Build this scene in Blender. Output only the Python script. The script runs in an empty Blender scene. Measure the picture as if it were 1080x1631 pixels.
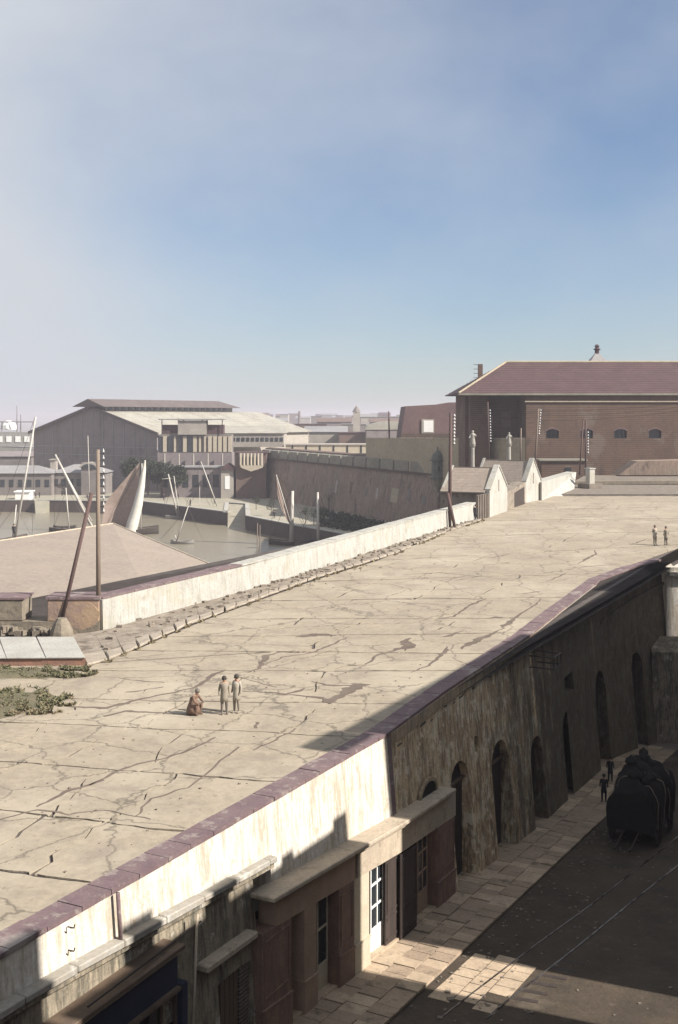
import bpy, bmesh, math, random
from mathutils import Vector, Matrix, noise
random.seed(7)
SC = bpy.context.scene
COL = SC.collection
R = math.radians

# ------------------------------------------------------------------ camera, sky, sun, exposure
F, HX, HY, CH = 1800.0, 540.0, 665.0, 21.5           # focal length and horizon of the photograph, camera height in metres
cam = bpy.data.cameras.new('camera'); camo = bpy.data.objects.new('camera', cam); COL.objects.link(camo)
camo.location = (0, 0, CH); camo.rotation_euler = (R(90), 0, 0)
cam.sensor_fit = 'HORIZONTAL'; cam.sensor_width = 36; cam.lens = 36 * F / 1080
cam.shift_y = -(815.5 - HY) / 1631 * (1631 / 1080.0)
cam.clip_start = 0.5; cam.clip_end = 60000
SC.camera = camo

SUN_EL = 37.0
SUNV = Vector((0.925, -0.380, 0)).normalized()        # towards the sun, on the ground
sun = bpy.data.lights.new('sun', 'SUN'); suno = bpy.data.objects.new('sun', sun); COL.objects.link(suno)
sun.energy = 5.0; sun.angle = R(0.53); sun.color = (1.0, 0.935, 0.85)
sdir = Vector((SUNV.x * math.cos(R(SUN_EL)), SUNV.y * math.cos(R(SUN_EL)), math.sin(R(SUN_EL))))
suno.rotation_euler = sdir.to_track_quat('Z', 'Y').to_euler()

W = bpy.data.worlds.new('World'); SC.world = W; W.use_nodes = True
nt = W.node_tree; nt.nodes.clear()
def nn(t, ty, **k):
    n = t.nodes.new(ty)
    for a, b in k.items(): setattr(n, a, b)
    return n
out = nn(nt, 'ShaderNodeOutputWorld'); bg = nn(nt, 'ShaderNodeBackground')
sky = nn(nt, 'ShaderNodeTexSky', sky_type='NISHITA'); sky.sun_disc = False
sky.sun_elevation = R(SUN_EL); sky.sun_rotation = math.atan2(SUNV.x, SUNV.y)
sky.air_density = 1.0; sky.dust_density = 0.4; sky.ozone_density = 3.5
# thin high veil of cloud: broad soft patches, bluer holes between them
tc = nn(nt, 'ShaderNodeTexCoord'); mp = nn(nt, 'ShaderNodeMapping'); mp.inputs['Scale'].default_value = (1.0, 1.0, 1.6)
nz = nn(nt, 'ShaderNodeTexNoise'); nz.inputs['Scale'].default_value = 3.2; nz.inputs['Detail'].default_value = 5; nz.inputs['Roughness'].default_value = 0.55
dotn = nn(nt, 'ShaderNodeVectorMath', operation='DOT_PRODUCT'); dotn.inputs[1].default_value = (0.175, 0.967, 0.17)   # middle of the blue hole
r1 = nn(nt, 'ShaderNodeMapRange'); r1.inputs[1].default_value = 0.885; r1.inputs[2].default_value = 0.998; r1.inputs[3].default_value = 0.97; r1.inputs[4].default_value = 0.20
ad = nn(nt, 'ShaderNodeMath', operation='MULTIPLY_ADD'); ad.inputs[1].default_value = 1.0; ad.inputs[2].default_value = -0.49
sm = nn(nt, 'ShaderNodeMath', operation='ADD'); sm.use_clamp = True
veil = nn(nt, 'ShaderNodeMixRGB'); veil.inputs[2].default_value = (5.9, 6.25, 6.75, 1)
nt.links.new(tc.outputs['Generated'], mp.inputs[0]); nt.links.new(mp.outputs[0], nz.inputs[0]); nt.links.new(nz.outputs[0], ad.inputs[0])
nt.links.new(tc.outputs['Generated'], dotn.inputs[0]); nt.links.new(dotn.outputs['Value'], r1.inputs[0])
nt.links.new(r1.outputs[0], sm.inputs[0]); nt.links.new(ad.outputs[0], sm.inputs[1])
nt.links.new(sm.outputs[0], veil.inputs[0]); tint = nn(nt, 'ShaderNodeMixRGB', blend_type='MULTIPLY'); tint.inputs[0].default_value = 1; tint.inputs[2].default_value = (.93, .995, 1.07, 1); nt.links.new(sky.outputs[0], tint.inputs[1]); nt.links.new(tint.outputs[0], veil.inputs[1])
nt.links.new(veil.outputs[0], bg.inputs[0]); bg.inputs[1].default_value = 0.056
nt.links.new(bg.outputs[0], out.inputs[0])
SC.view_settings.view_transform = 'Standard'; SC.view_settings.look = 'None'; SC.view_settings.gamma = 1
SC.view_settings.exposure = 0.95
SC.view_settings.use_curve_mapping = False
SC.render.engine = 'CYCLES'
SC.cycles.use_denoising = True; SC.cycles.max_bounces = 6; SC.cycles.volume_bounces = 1
SC.cycles.diffuse_bounces = 3

# ------------------------------------------------------------------ places
def K(px, py, Y): return Vector(((px - HX) * Y / F, Y, CH - (py - HY) * Y / F))
def G(px, py, z=0.0):
    Y = (CH - z) * F / (py - HY); return Vector(((px - HX) * Y / F, Y, z))
Cx, Cy = 1.96, 46.55; D0 = Vector((.469, .883)); N0 = Vector((.883, -.469))
RK = 0.03                                            # the roof rises gently beyond the bend
def sAt(x, y): return (x - Cx) * D0.x + (y - Cy) * D0.y
def roofz(x, y): return 8.44 + RK * max(0.0, sAt(x, y))
def RP(px, py, dz=0.0):
    t = (px - HX) / F; q = (py - HY) / F; Y = 13.06 / q
    if sAt(t * Y, Y) > 0:
        Y = (13.06 + RK * (Cx * D0.x + Cy * D0.y)) / (q + RK * (D0.x * t + D0.y))
    return Vector((t * Y, Y, roofz(t * Y, Y) + dz))
def pavz(s):
    if s > 60: return .25 - .085 * 60
    if s < -20: return .25 + .085 * 20 + (-20 - s) * 0.02
    return .25 - .085 * s
# plan of the facade, following the roof edge
PLV = [Vector((Cx, Cy)) - D0 * 48, Vector((Cx, Cy))] + [RP(*p).xy for p in ((705, 1105), (840, 1015), (890, 975), (955, 925), (1000, 908), (1052, 893))]
PLT = [-48.0, 0.0]
for i in range(2, len(PLV)): PLT.append(PLT[-1] + (PLV[i] - PLV[i - 1]).length)
def _nrm(d): d = d.normalized(); return Vector((d.y, -d.x))
PLN = []
for i in range(len(PLV)):
    a = PLV[i] - PLV[i - 1] if i > 0 else PLV[1] - PLV[0]
    b = PLV[i + 1] - PLV[i] if i < len(PLV) - 1 else a
    m = (_nrm(a) + _nrm(b)).normalized(); PLN.append(m / max(.6, m.dot(_nrm(a))))
TEND = PLT[-1]
def fxy(t, off):
    i = 0
    while i < len(PLT) - 2 and t > PLT[i + 1]: i += 1
    u = (t - PLT[i]) / (PLT[i + 1] - PLT[i])
    return (PLV[i] + PLN[i] * off).lerp(PLV[i + 1] + PLN[i + 1] * off, u)
def f3(t, off, z): p = fxy(t, off); return Vector((p.x, p.y, z))
def TT(px, off):
    lo, hi = -46.0, TEND + 8
    for _ in range(50):
        m = (lo + hi) / 2; p = fxy(m, off)
        if p.y > 1 and HX + F * p.x / p.y < px or p.y <= 1: lo = m
        else: hi = m
    return (lo + hi) / 2
def ZZ(px, py, off):
    p = fxy(TT(px, off), off); return CH - (py - HY) * p.y / F
def topz(t): p = fxy(t, 0); return roofz(p.x, p.y)
def pz(t): p = fxy(t, 0); return pavz(sAt(p.x, p.y))

# ------------------------------------------------------------------ materials
MATS = {}
def mat(name, c1, c2=None, scale=1.0, rough=.85, bump=0.0, bscale=None, streak=None, streakamt=.6, stretch=(1, 1, 1), metal=0.0, spec=.3,
        patch=None, patchscale=.4, patchlo=.55, patchhi=.62, wave=None, crack=None):
    m = bpy.data.materials.new(name); m.use_nodes = True; t = m.node_tree; t.nodes.clear()
    o = nn(t, 'ShaderNodeOutputMaterial'); b = nn(t, 'ShaderNodeBsdfPrincipled'); t.links.new(b.outputs[0], o.inputs[0])
    b.inputs['Roughness'].default_value = rough; b.inputs['Metallic'].default_value = metal; b.inputs['Specular IOR Level'].default_value = spec
    g = nn(t, 'ShaderNodeNewGeometry')
    def mapping(sc):
        q = nn(t, 'ShaderNodeMapping'); q.inputs['Scale'].default_value = sc; t.links.new(g.outputs['Position'], q.inputs[0]); return q
    def noi(src, sc, det=6, ro=.6):
        n = nn(t, 'ShaderNodeTexNoise'); n.inputs['Scale'].default_value = sc; n.inputs['Detail'].default_value = det; n.inputs['Roughness'].default_value = ro
        t.links.new(src.outputs[0], n.inputs[0]); return n
    base = mapping(stretch)
    c2 = c2 or tuple(v * .75 for v in c1)
    n = noi(base, scale); mr = nn(t, 'ShaderNodeMapRange'); mr.inputs[1].default_value = .32; mr.inputs[2].default_value = .68
    t.links.new(n.outputs[0], mr.inputs[0])
    mx = nn(t, 'ShaderNodeMixRGB'); mx.inputs[1].default_value = (*c1, 1); mx.inputs[2].default_value = (*c2, 1); t.links.new(mr.outputs[0], mx.inputs[0])
    last = mx
    # fine mottling
    nf = noi(mapping((1, 1, 1)), scale * 9, 3, .7); mf = nn(t, 'ShaderNodeMapRange'); mf.inputs[1].default_value = .3; mf.inputs[2].default_value = .7; mf.inputs[3].default_value = .84; mf.inputs[4].default_value = 1.12
    t.links.new(nf.outputs[0], mf.inputs[0])
    mm = nn(t, 'ShaderNodeMixRGB', blend_type='MULTIPLY'); mm.inputs[0].default_value = 1; t.links.new(last.outputs[0], mm.inputs[1]); t.links.new(mf.outputs[0], mm.inputs[2]); last = mm
    if patch:
        np_ = noi(mapping((1, 1, 1)), patchscale, 7, .65); mp_ = nn(t, 'ShaderNodeMapRange'); mp_.inputs[1].default_value = patchlo; mp_.inputs[2].default_value = patchhi
        t.links.new(np_.outputs[0], mp_.inputs[0])
        k = nn(t, 'ShaderNodeMixRGB'); k.inputs[2].default_value = (*patch, 1); t.links.new(mp_.outputs[0], k.inputs[0]); t.links.new(last.outputs[0], k.inputs[1]); last = k
    if streak:
        ns0 = noi(mapping((2.0, 2.0, .34)), 1.0, 8, .75); ns1 = noi(mapping((8, 8, 1.3)), 1.0, 5, .7); ns = nn(t, 'ShaderNodeMixRGB'); ns.inputs[0].default_value = .38; t.links.new(ns0.outputs[0], ns.inputs[1]); t.links.new(ns1.outputs[0], ns.inputs[2]); ms = nn(t, 'ShaderNodeMapRange'); ms.inputs[1].default_value = .46; ms.inputs[2].default_value = .58; ms.inputs[4].default_value = streakamt
        t.links.new(ns.outputs[0], ms.inputs[0])
        k = nn(t, 'ShaderNodeMixRGB'); k.inputs[2].default_value = (*streak, 1); t.links.new(ms.outputs[0], k.inputs[0]); t.links.new(last.outputs[0], k.inputs[1]); last = k
    if crack:
        v = nn(t, 'ShaderNodeTexVoronoi', feature='DISTANCE_TO_EDGE'); v.inputs['Scale'].default_value = crack[1]
        q = mapping((1, 1, 1)); na = nn(t, 'ShaderNodeMixRGB', blend_type='ADD'); na.inputs[0].default_value = 1
        nw = noi(mapping((1, 1, 1)), 1.3, 3); sc_ = nn(t, 'ShaderNodeVectorMath', operation='SCALE'); sc_.inputs['Scale'].default_value = .9
        t.links.new(nw.outputs['Color'], sc_.inputs[0]); t.links.new(q.outputs[0], na.inputs[1]); t.links.new(sc_.outputs[0], na.inputs[2]); t.links.new(na.outputs[0], v.inputs[0])
        mc = nn(t, 'ShaderNodeMapRange'); mc.inputs[1].default_value = 0; mc.inputs[2].default_value = crack[2]; mc.inputs[3].default_value = .72; mc.inputs[4].default_value = 0
        t.links.new(v.outputs['Distance'], mc.inputs[0])
        k = nn(t, 'ShaderNodeMixRGB'); k.inputs[2].default_value = (*crack[0], 1); t.links.new(mc.outputs[0], k.inputs[0]); t.links.new(last.outputs[0], k.inputs[1]); last = k
    if wave:   # courses: (scale along z, dark colour, amount)
        wv = nn(t, 'ShaderNodeTexWave', wave_type='BANDS', bands_direction='Z'); wv.inputs['Scale'].default_value = wave[0]; wv.inputs['Distortion'].default_value = .6; wv.inputs['Detail'].default_value = 2
        t.links.new(g.outputs['Position'], wv.inputs[0])
        mw = nn(t, 'ShaderNodeMapRange'); mw.inputs[1].default_value = .7; mw.inputs[2].default_value = 1; mw.inputs[4].default_value = wave[2]; t.links.new(wv.outputs[0], mw.inputs[0])
        k = nn(t, 'ShaderNodeMixRGB'); k.inputs[2].default_value = (*wave[1], 1); t.links.new(mw.outputs[0], k.inputs[0]); t.links.new(last.outputs[0], k.inputs[1]); last = k
    t.links.new(last.outputs[0], b.inputs['Base Color'])
    if bump:
        nb = noi(mapping((1, 1, 1)), bscale or scale * 4, 8, .65); bp = nn(t, 'ShaderNodeBump'); bp.inputs['Strength'].default_value = 1; bp.inputs['Distance'].default_value = bump
        t.links.new(nb.outputs[0], bp.inputs['Height']); t.links.new(bp.outputs[0], b.inputs['Normal'])
    MATS[name] = m; return m
M = MATS
mat('roof_cement', (0.305, 0.256, 0.193), (0.254, 0.216, 0.166), .35, .9, .02, 3, patch=(.36, .315, .245), patchscale=.16, patchlo=.46, patchhi=.72, crack=((.075, .065, .05), .24, .017))
mat('roof_crack_bed', (.075, .062, .058), (.11, .095, .085), 1.2, .95)
mat('tar_patch', (.105, .08, .064), (.145, .115, .092), .8, .8, .01)
mat('coping_red', (0.124, 0.084, 0.092), (0.168, 0.120, 0.120), .9, .85, .02, patch=(.28, .24, .22), patchlo=.58, patchhi=.66)
mat('limewash', (0.597, 0.566, 0.520), (0.535, 0.490, 0.421), .7, .9, .03, 5, streak=(.30, .25, .18), streakamt=.75, patch=(.6, .53, .43), patchscale=.8, patchlo=.58, patchhi=.66)
mat('limewash_worn', (0.318, 0.301, 0.272), (0.243, 0.225, 0.196), .6, .9, .03, 5, streak=(.3, .27, .22), streakamt=.6, patch=(.46, .44, .4), patchscale=.9)
mat('plaster_ochre', (0.396, 0.314, 0.209), (0.308, 0.237, 0.154), .5, .92, .05, 5, streak=(.10, .085, .065), streakamt=.7, patch=(.42, .36, .27), patchscale=.5, patchlo=.54)
mat('plaster_damp', (.17, .14, .10), (.10, .08, .06), .6, .95, .05, 5, streak=(.035, .034, .026), streakamt=.85, patch=(.05, .05, .035), patchscale=.4, patchlo=.48, patchhi=.6)
mat('plaster_black', (.06, .052, .042), (.035, .032, .026), .7, .95, .06, 5, streak=(.015, .016, .012), streakamt=.9, patch=(.02, .025, .015), patchscale=.5, patchlo=.42, patchhi=.6)
mat('plaster_mould', (0.325, 0.275, 0.204), (0.182, 0.156, 0.120), 1.1, .95, .05, 6, streak=(.05, .05, .04), streakamt=.75, patch=(.40, .37, .32), patchscale=1.6, patchlo=.58)
mat('brick_edge', (.30, .16, .11), (.22, .13, .10), 2, .9, .03)
mat('maroon_paint', (.235, .15, .112), (.18, .115, .088), 1.5, .75, .008, streak=(.10, .07, .06), streakamt=.4)
mat('fascia_paint', (.33, .235, .17), (.27, .19, .14), 1.5, .8, .01)
mat('cream_paint', (0.465, 0.413, 0.323), (0.390, 0.338, 0.255), 1.5, .8, .01, streak=(.4, .33, .24), streakamt=.3)
mat('white_paint', (.78, .78, .76), (.7, .7, .68), 3, .5)
mat('cornice_stone', (0.425, 0.357, 0.272), (0.340, 0.289, 0.230), 1.0, .9, .02, streak=(.25, .2, .16), streakamt=.3)
mat('dark_wood', (.055, .04, .035), (.035, .028, .025), 2.5, .7, .01, stretch=(1, 1, .2))
mat('old_wood', (0.136, 0.096, 0.068), (0.088, 0.064, 0.048), 2.5, .8, .01, stretch=(1, 1, .2))
mat('blue_board', (.022, .028, .05), (.03, .035, .06), 2, .6)
mat('black_void', (.01, .01, .01), (.012, .011, .01), 1, 1)  # near-black colour painted in for the unlit depth of openings
mat('iron', (.04, .035, .033), (.06, .045, .04), 5, .6, metal=.6)
mat('rail_steel', (.42, .38, .34), (.20, .165, .14), 2.5, .35, metal=.9, patch=(.05, .038, .03), patchscale=.8, patchlo=.5, patchhi=.6)
mat('paving', (0.350, 0.264, 0.193), (0.247, 0.192, 0.139), .9, .85, .02, 6)
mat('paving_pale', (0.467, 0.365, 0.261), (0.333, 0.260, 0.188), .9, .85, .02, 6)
mat('street_dirt', (.078, .059, .042), (.046, .036, .027), .45, .95, .06, 4, patch=(.10, .08, .06), patchscale=.35, patchlo=.58, patchhi=.7)
mat('stone_block', (.20, .17, .14), (.13, .11, .09), 1.2, .9, .04)
mat('rubble', (0.280, 0.241, 0.196), (0.168, 0.140, 0.112), 1.6, .95, .06, 4, patch=(.12, .10, .08), patchscale=1.2, patchlo=.56)
mat('kerb_stone', (0.329, 0.287, 0.234), (0.238, 0.203, 0.164), 1.3, .9, .04)
mat('parapet_lime', (0.407, 0.400, 0.371), (0.348, 0.337, 0.308), .8, .9, .03, 5, streak=(.24, .23, .19), streakamt=.6, patch=(.36, .34, .29), patchscale=.5)
mat('merlon_plaster', (0.290, 0.202, 0.158), (0.211, 0.158, 0.132), 1.0, .92, .04, 5, patch=(.33, .235, .155), patchscale=.35, patchlo=.5, patchhi=.6)
mat('merlon_stone', (0.240, 0.200, 0.152), (0.136, 0.120, 0.096), 1.5, .95, .07, 3)
mat('pale_slab', (0.374, 0.367, 0.338), (0.302, 0.288, 0.259), .8, .9, .03, 5)
mat('tan_roof', (0.269, 0.222, 0.182), (0.237, 0.198, 0.165), .25, .9, .02, 4)
mat('pole_wood', (.21, .165, .13), (.15, .115, .09), 2, .8, stretch=(1, 1, .2))
mat('brace_wood', (.10, .06, .055), (.07, .05, .045), 2, .8, stretch=(1, 1, .2))
mat('porcelain', (0.476, 0.476, 0.465), (0.448, 0.448, 0.448), 5, .2)
mat('fort_stone', (0.290, 0.218, 0.171), (0.194, 0.145, 0.116), .25, .95, .05, 1.5, streak=(.07, .06, .05), streakamt=.5, patch=(.22, .18, .14), patchscale=.12)
mat('fort_top', (0.241, 0.224, 0.184), (0.172, 0.161, 0.132), .4, .95, .05, 1.5)
mat('fort_cordon', (.10, .07, .055), (.07, .055, .045), .5, .9)
mat('barrack_brick', (0.140, 0.090, 0.064), (0.099, 0.064, 0.049), .3, .92, .03, 2, wave=(.9, (.05, .038, .03), .8), patch=(.15, .115, .09), patchscale=.2)
mat('purple_brick', (0.154, 0.102, 0.098), (0.122, 0.084, 0.083), .3, .92)
mat('roof_tile_dark', (0.088, 0.049, 0.051), (0.064, 0.038, 0.039), .4, .9, .03, 3)
mat('tan_wall', (0.346, 0.295, 0.211), (0.290, 0.249, 0.180), .2, .9)
mat('house_pale', (0.352, 0.323, 0.277), (0.285, 0.255, 0.225), .3, .9)
mat('house_grey', (0.203, 0.180, 0.165), (0.150, 0.135, 0.128), .3, .9)
mat('house_red', (0.160, 0.108, 0.088), (0.124, 0.088, 0.074), .3, .9)
mat('zinc', (0.255, 0.247, 0.247), (0.210, 0.203, 0.203), .2, .6)
mat('zinc_pale', (0.347, 0.330, 0.280), (0.269, 0.258, 0.224), .18, .7, patch=(.28, .26, .22), patchscale=.25)
mat('gable_board', (0.220, 0.189, 0.186), (0.182, 0.156, 0.155), .3, .85)
mat('glass_dark', (.02, .025, .03), (.03, .035, .04), 2, .12, spec=.6)
mat('iron_roof_brown', (.125, .10, .095), (.095, .08, .076), .3, .85)
mat('sail_brown', (.31, .24, .205), (.26, .20, .17), .5, .9, stretch=(1, 1, 3))
mat('sail_white', (0.585, 0.570, 0.525), (0.495, 0.473, 0.420), .6, .85)
mat('spar', (0.480, 0.456, 0.416), (0.384, 0.360, 0.320), 1, .7)
mat('hull_dark', (.06, .05, .045), (.04, .035, .03), 1, .6)
mat('hull_grey', (.30, .29, .27), (.22, .21, .2), 1, .6)
mat('quay_ground', (0.310, 0.284, 0.218), (0.251, 0.231, 0.185), .06, .95, patch=(.22, .21, .16), patchscale=.03)
mat('land_ground', (.22, .19, .16), (.16, .14, .12), .05, .95)
mat('quay_wall', (.09, .07, .062), (.06, .05, .045), .3, .9, wave=(1.0, (.04, .035, .03), .5))
mat('leaf', (0.056, 0.068, 0.040), (0.032, 0.044, 0.026), 3, .8)
mat('leaf_dark', (.035, .045, .028), (.022, .03, .018), 3, .85)
mat('weed', (.12, .115, .065), (.08, .085, .04), 3, .85)
mat('dry_weed', (.22, .18, .11), (.15, .125, .08), 3, .9)
mat('bark', (.09, .07, .055), (.06, .05, .04), 3, .9)
mat('skin', (.38, .23, .16), (.33, .2, .14), 3, .6)
mat('hair', (.05, .04, .035), (.035, .03, .025), 3, .7)
mat('cloth_dark', (.03, .03, .034), (.02, .02, .022), 3, .9)
mat('cloth_grey', (.15, .13, .11), (.12, .105, .09), 3, .9)
mat('cloth_pale', (.34, .31, .26), (.28, .25, .20), 3, .9)
mat('cloth_rust', (0.175, 0.112, 0.077), (0.140, 0.091, 0.070), 3, .9)
mat('tarp', (.010, .010, .010), (.016, .015, .014), 1.5, .85, .04)
mat('opposite_plaster', (0.200, 0.168, 0.136), (0.160, 0.136, 0.112), .5, .9)
mat('turret_stone', (0.140, 0.147, 0.134), (0.103, 0.108, 0.098), .8, .85)
mat('statue_stone', (0.338, 0.320, 0.281), (0.270, 0.254, 0.225), 1, .85)

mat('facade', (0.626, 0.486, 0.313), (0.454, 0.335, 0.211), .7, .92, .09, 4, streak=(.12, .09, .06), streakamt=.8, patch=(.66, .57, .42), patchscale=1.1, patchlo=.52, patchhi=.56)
def facade_far_shade():  # dark growth plus painted shade, deepening along the wall and downwards
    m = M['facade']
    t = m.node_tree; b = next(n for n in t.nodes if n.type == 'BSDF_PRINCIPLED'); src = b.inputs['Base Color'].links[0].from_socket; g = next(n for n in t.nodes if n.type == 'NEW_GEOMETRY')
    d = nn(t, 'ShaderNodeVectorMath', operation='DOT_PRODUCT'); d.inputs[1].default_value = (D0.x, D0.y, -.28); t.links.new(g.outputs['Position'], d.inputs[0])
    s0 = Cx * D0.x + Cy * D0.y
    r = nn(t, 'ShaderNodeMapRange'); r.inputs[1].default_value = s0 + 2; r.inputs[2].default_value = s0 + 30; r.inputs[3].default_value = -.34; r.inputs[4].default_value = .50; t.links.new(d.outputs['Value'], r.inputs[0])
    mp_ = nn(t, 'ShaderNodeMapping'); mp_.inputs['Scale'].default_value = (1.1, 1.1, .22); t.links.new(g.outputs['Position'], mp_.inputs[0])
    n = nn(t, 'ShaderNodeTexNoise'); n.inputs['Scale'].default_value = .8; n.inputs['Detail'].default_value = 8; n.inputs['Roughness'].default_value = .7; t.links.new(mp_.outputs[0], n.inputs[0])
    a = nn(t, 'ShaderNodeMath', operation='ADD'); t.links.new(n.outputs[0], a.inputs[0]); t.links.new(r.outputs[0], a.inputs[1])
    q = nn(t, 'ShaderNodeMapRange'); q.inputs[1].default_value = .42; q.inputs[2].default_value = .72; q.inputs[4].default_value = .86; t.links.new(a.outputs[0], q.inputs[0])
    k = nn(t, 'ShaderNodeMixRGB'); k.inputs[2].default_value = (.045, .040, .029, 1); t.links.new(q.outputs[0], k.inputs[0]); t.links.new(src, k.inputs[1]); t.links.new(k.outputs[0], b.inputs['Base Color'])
def add_layer(name, colour, scale, lo, hi, amt, stretch=(1, 1, 1), det=8):
    t = M[name].node_tree; b = next(n for n in t.nodes if n.type == 'BSDF_PRINCIPLED'); src = b.inputs['Base Color'].links[0].from_socket; g = next(n for n in t.nodes if n.type == 'NEW_GEOMETRY')
    mp_ = nn(t, 'ShaderNodeMapping'); mp_.inputs['Scale'].default_value = stretch; mp_.inputs['Location'].default_value = (scale * 7.3, 3.1, 1.7); t.links.new(g.outputs['Position'], mp_.inputs[0])
    n = nn(t, 'ShaderNodeTexNoise'); n.inputs['Scale'].default_value = scale; n.inputs['Detail'].default_value = det; n.inputs['Roughness'].default_value = .68; t.links.new(mp_.outputs[0], n.inputs[0])
    q = nn(t, 'ShaderNodeMapRange'); q.inputs[1].default_value = lo; q.inputs[2].default_value = hi; q.inputs[4].default_value = amt; t.links.new(n.outputs[0], q.inputs[0])
    k = nn(t, 'ShaderNodeMixRGB'); k.inputs[2].default_value = (*colour, 1); t.links.new(q.outputs[0], k.inputs[0]); t.links.new(src, k.inputs[1]); t.links.new(k.outputs[0], b.inputs['Base Color'])
add_layer('roof_cement', (.19, .16, .13), .5, .52, .66, .55)
add_layer('roof_cement', (.13, .11, .09), 2.6, .60, .68, .5)
add_layer('facade', (.70, .62, .48), 1.5, .56, .59, .75)
add_layer('facade', (.20, .12, .07), .9, .58, .66, .6, (1, 1, .5))
facade_far_shade()
add_layer('limewash', (.34, .27, .19), 1.6, .60, .64, .6)
add_layer('limewash', (.45, .38, .28), 5, .60, .66, .6)
add_layer('parapet_lime', (.22, .20, .16), 1.3, .58, .66, .6, (1, 1, .6))
add_layer('tan_roof', (.18, .155, .13), .35, .55, .70, .45)
add_layer('fort_stone', (.055, .045, .04), .5, .55, .66, .6, (1, 1, .4))
add_layer('barrack_brick', (.05, .042, .036), .7, .55, .68, .6, (1, 1, .35))
add_layer('roof_tile_dark', (.10, .07, .068), .8, .55, .66, .5)
add_layer('coping_red', (.27, .235, .21), 2.2, .56, .62, .6)
add_layer('gable_board', (.10, .075, .065), .4, .55, .66, .6, (1, 1, .3))
add_layer('zinc_pale', (.20, .15, .12), .35, .55, .66, .6)
add_layer('street_dirt', (.13, .105, .08), 1.1, .60, .70, .5)
add_layer('paving', (.08, .065, .05), 1.4, .56, .66, .6)
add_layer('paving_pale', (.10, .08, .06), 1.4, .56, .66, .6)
add_layer('maroon_paint', (.10, .075, .065), 1.4, .55, .65, .5, (1, 1, .5))
add_layer('cornice_stone', (.20, .16, .12), 1.8, .55, .64, .6)
add_layer('sail_brown', (.20, .15, .12), .6, .5, .66, .6)

# water
wm = bpy.data.materials.new('harbour_water'); wm.use_nodes = True; wt = wm.node_tree; wb = wt.nodes['Principled BSDF']
wb.inputs['Base Color'].default_value = (.21, .185, .135, 1); wb.inputs['Roughness'].default_value = .26; wb.inputs['Specular IOR Level'].default_value = .5
wg = nn(wt, 'ShaderNodeNewGeometry'); wmap = nn(wt, 'ShaderNodeMapping'); wmap.inputs['Scale'].default_value = (.5, .22, 1)
wn = nn(wt, 'ShaderNodeTexNoise'); wn.inputs['Scale'].default_value = 1.6; wn.inputs['Detail'].default_value = 4; wbp = nn(wt, 'ShaderNodeBump'); wbp.inputs['Distance'].default_value = .06; wbp.inputs['Strength'].default_value = .7
wt.links.new(wg.outputs['Position'], wmap.inputs[0]); wt.links.new(wmap.outputs[0], wn.inputs[0]); wt.links.new(wn.outputs[0], wbp.inputs['Height']); wt.links.new(wbp.outputs[0], wb.inputs['Normal'])
M['water'] = wm

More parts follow.
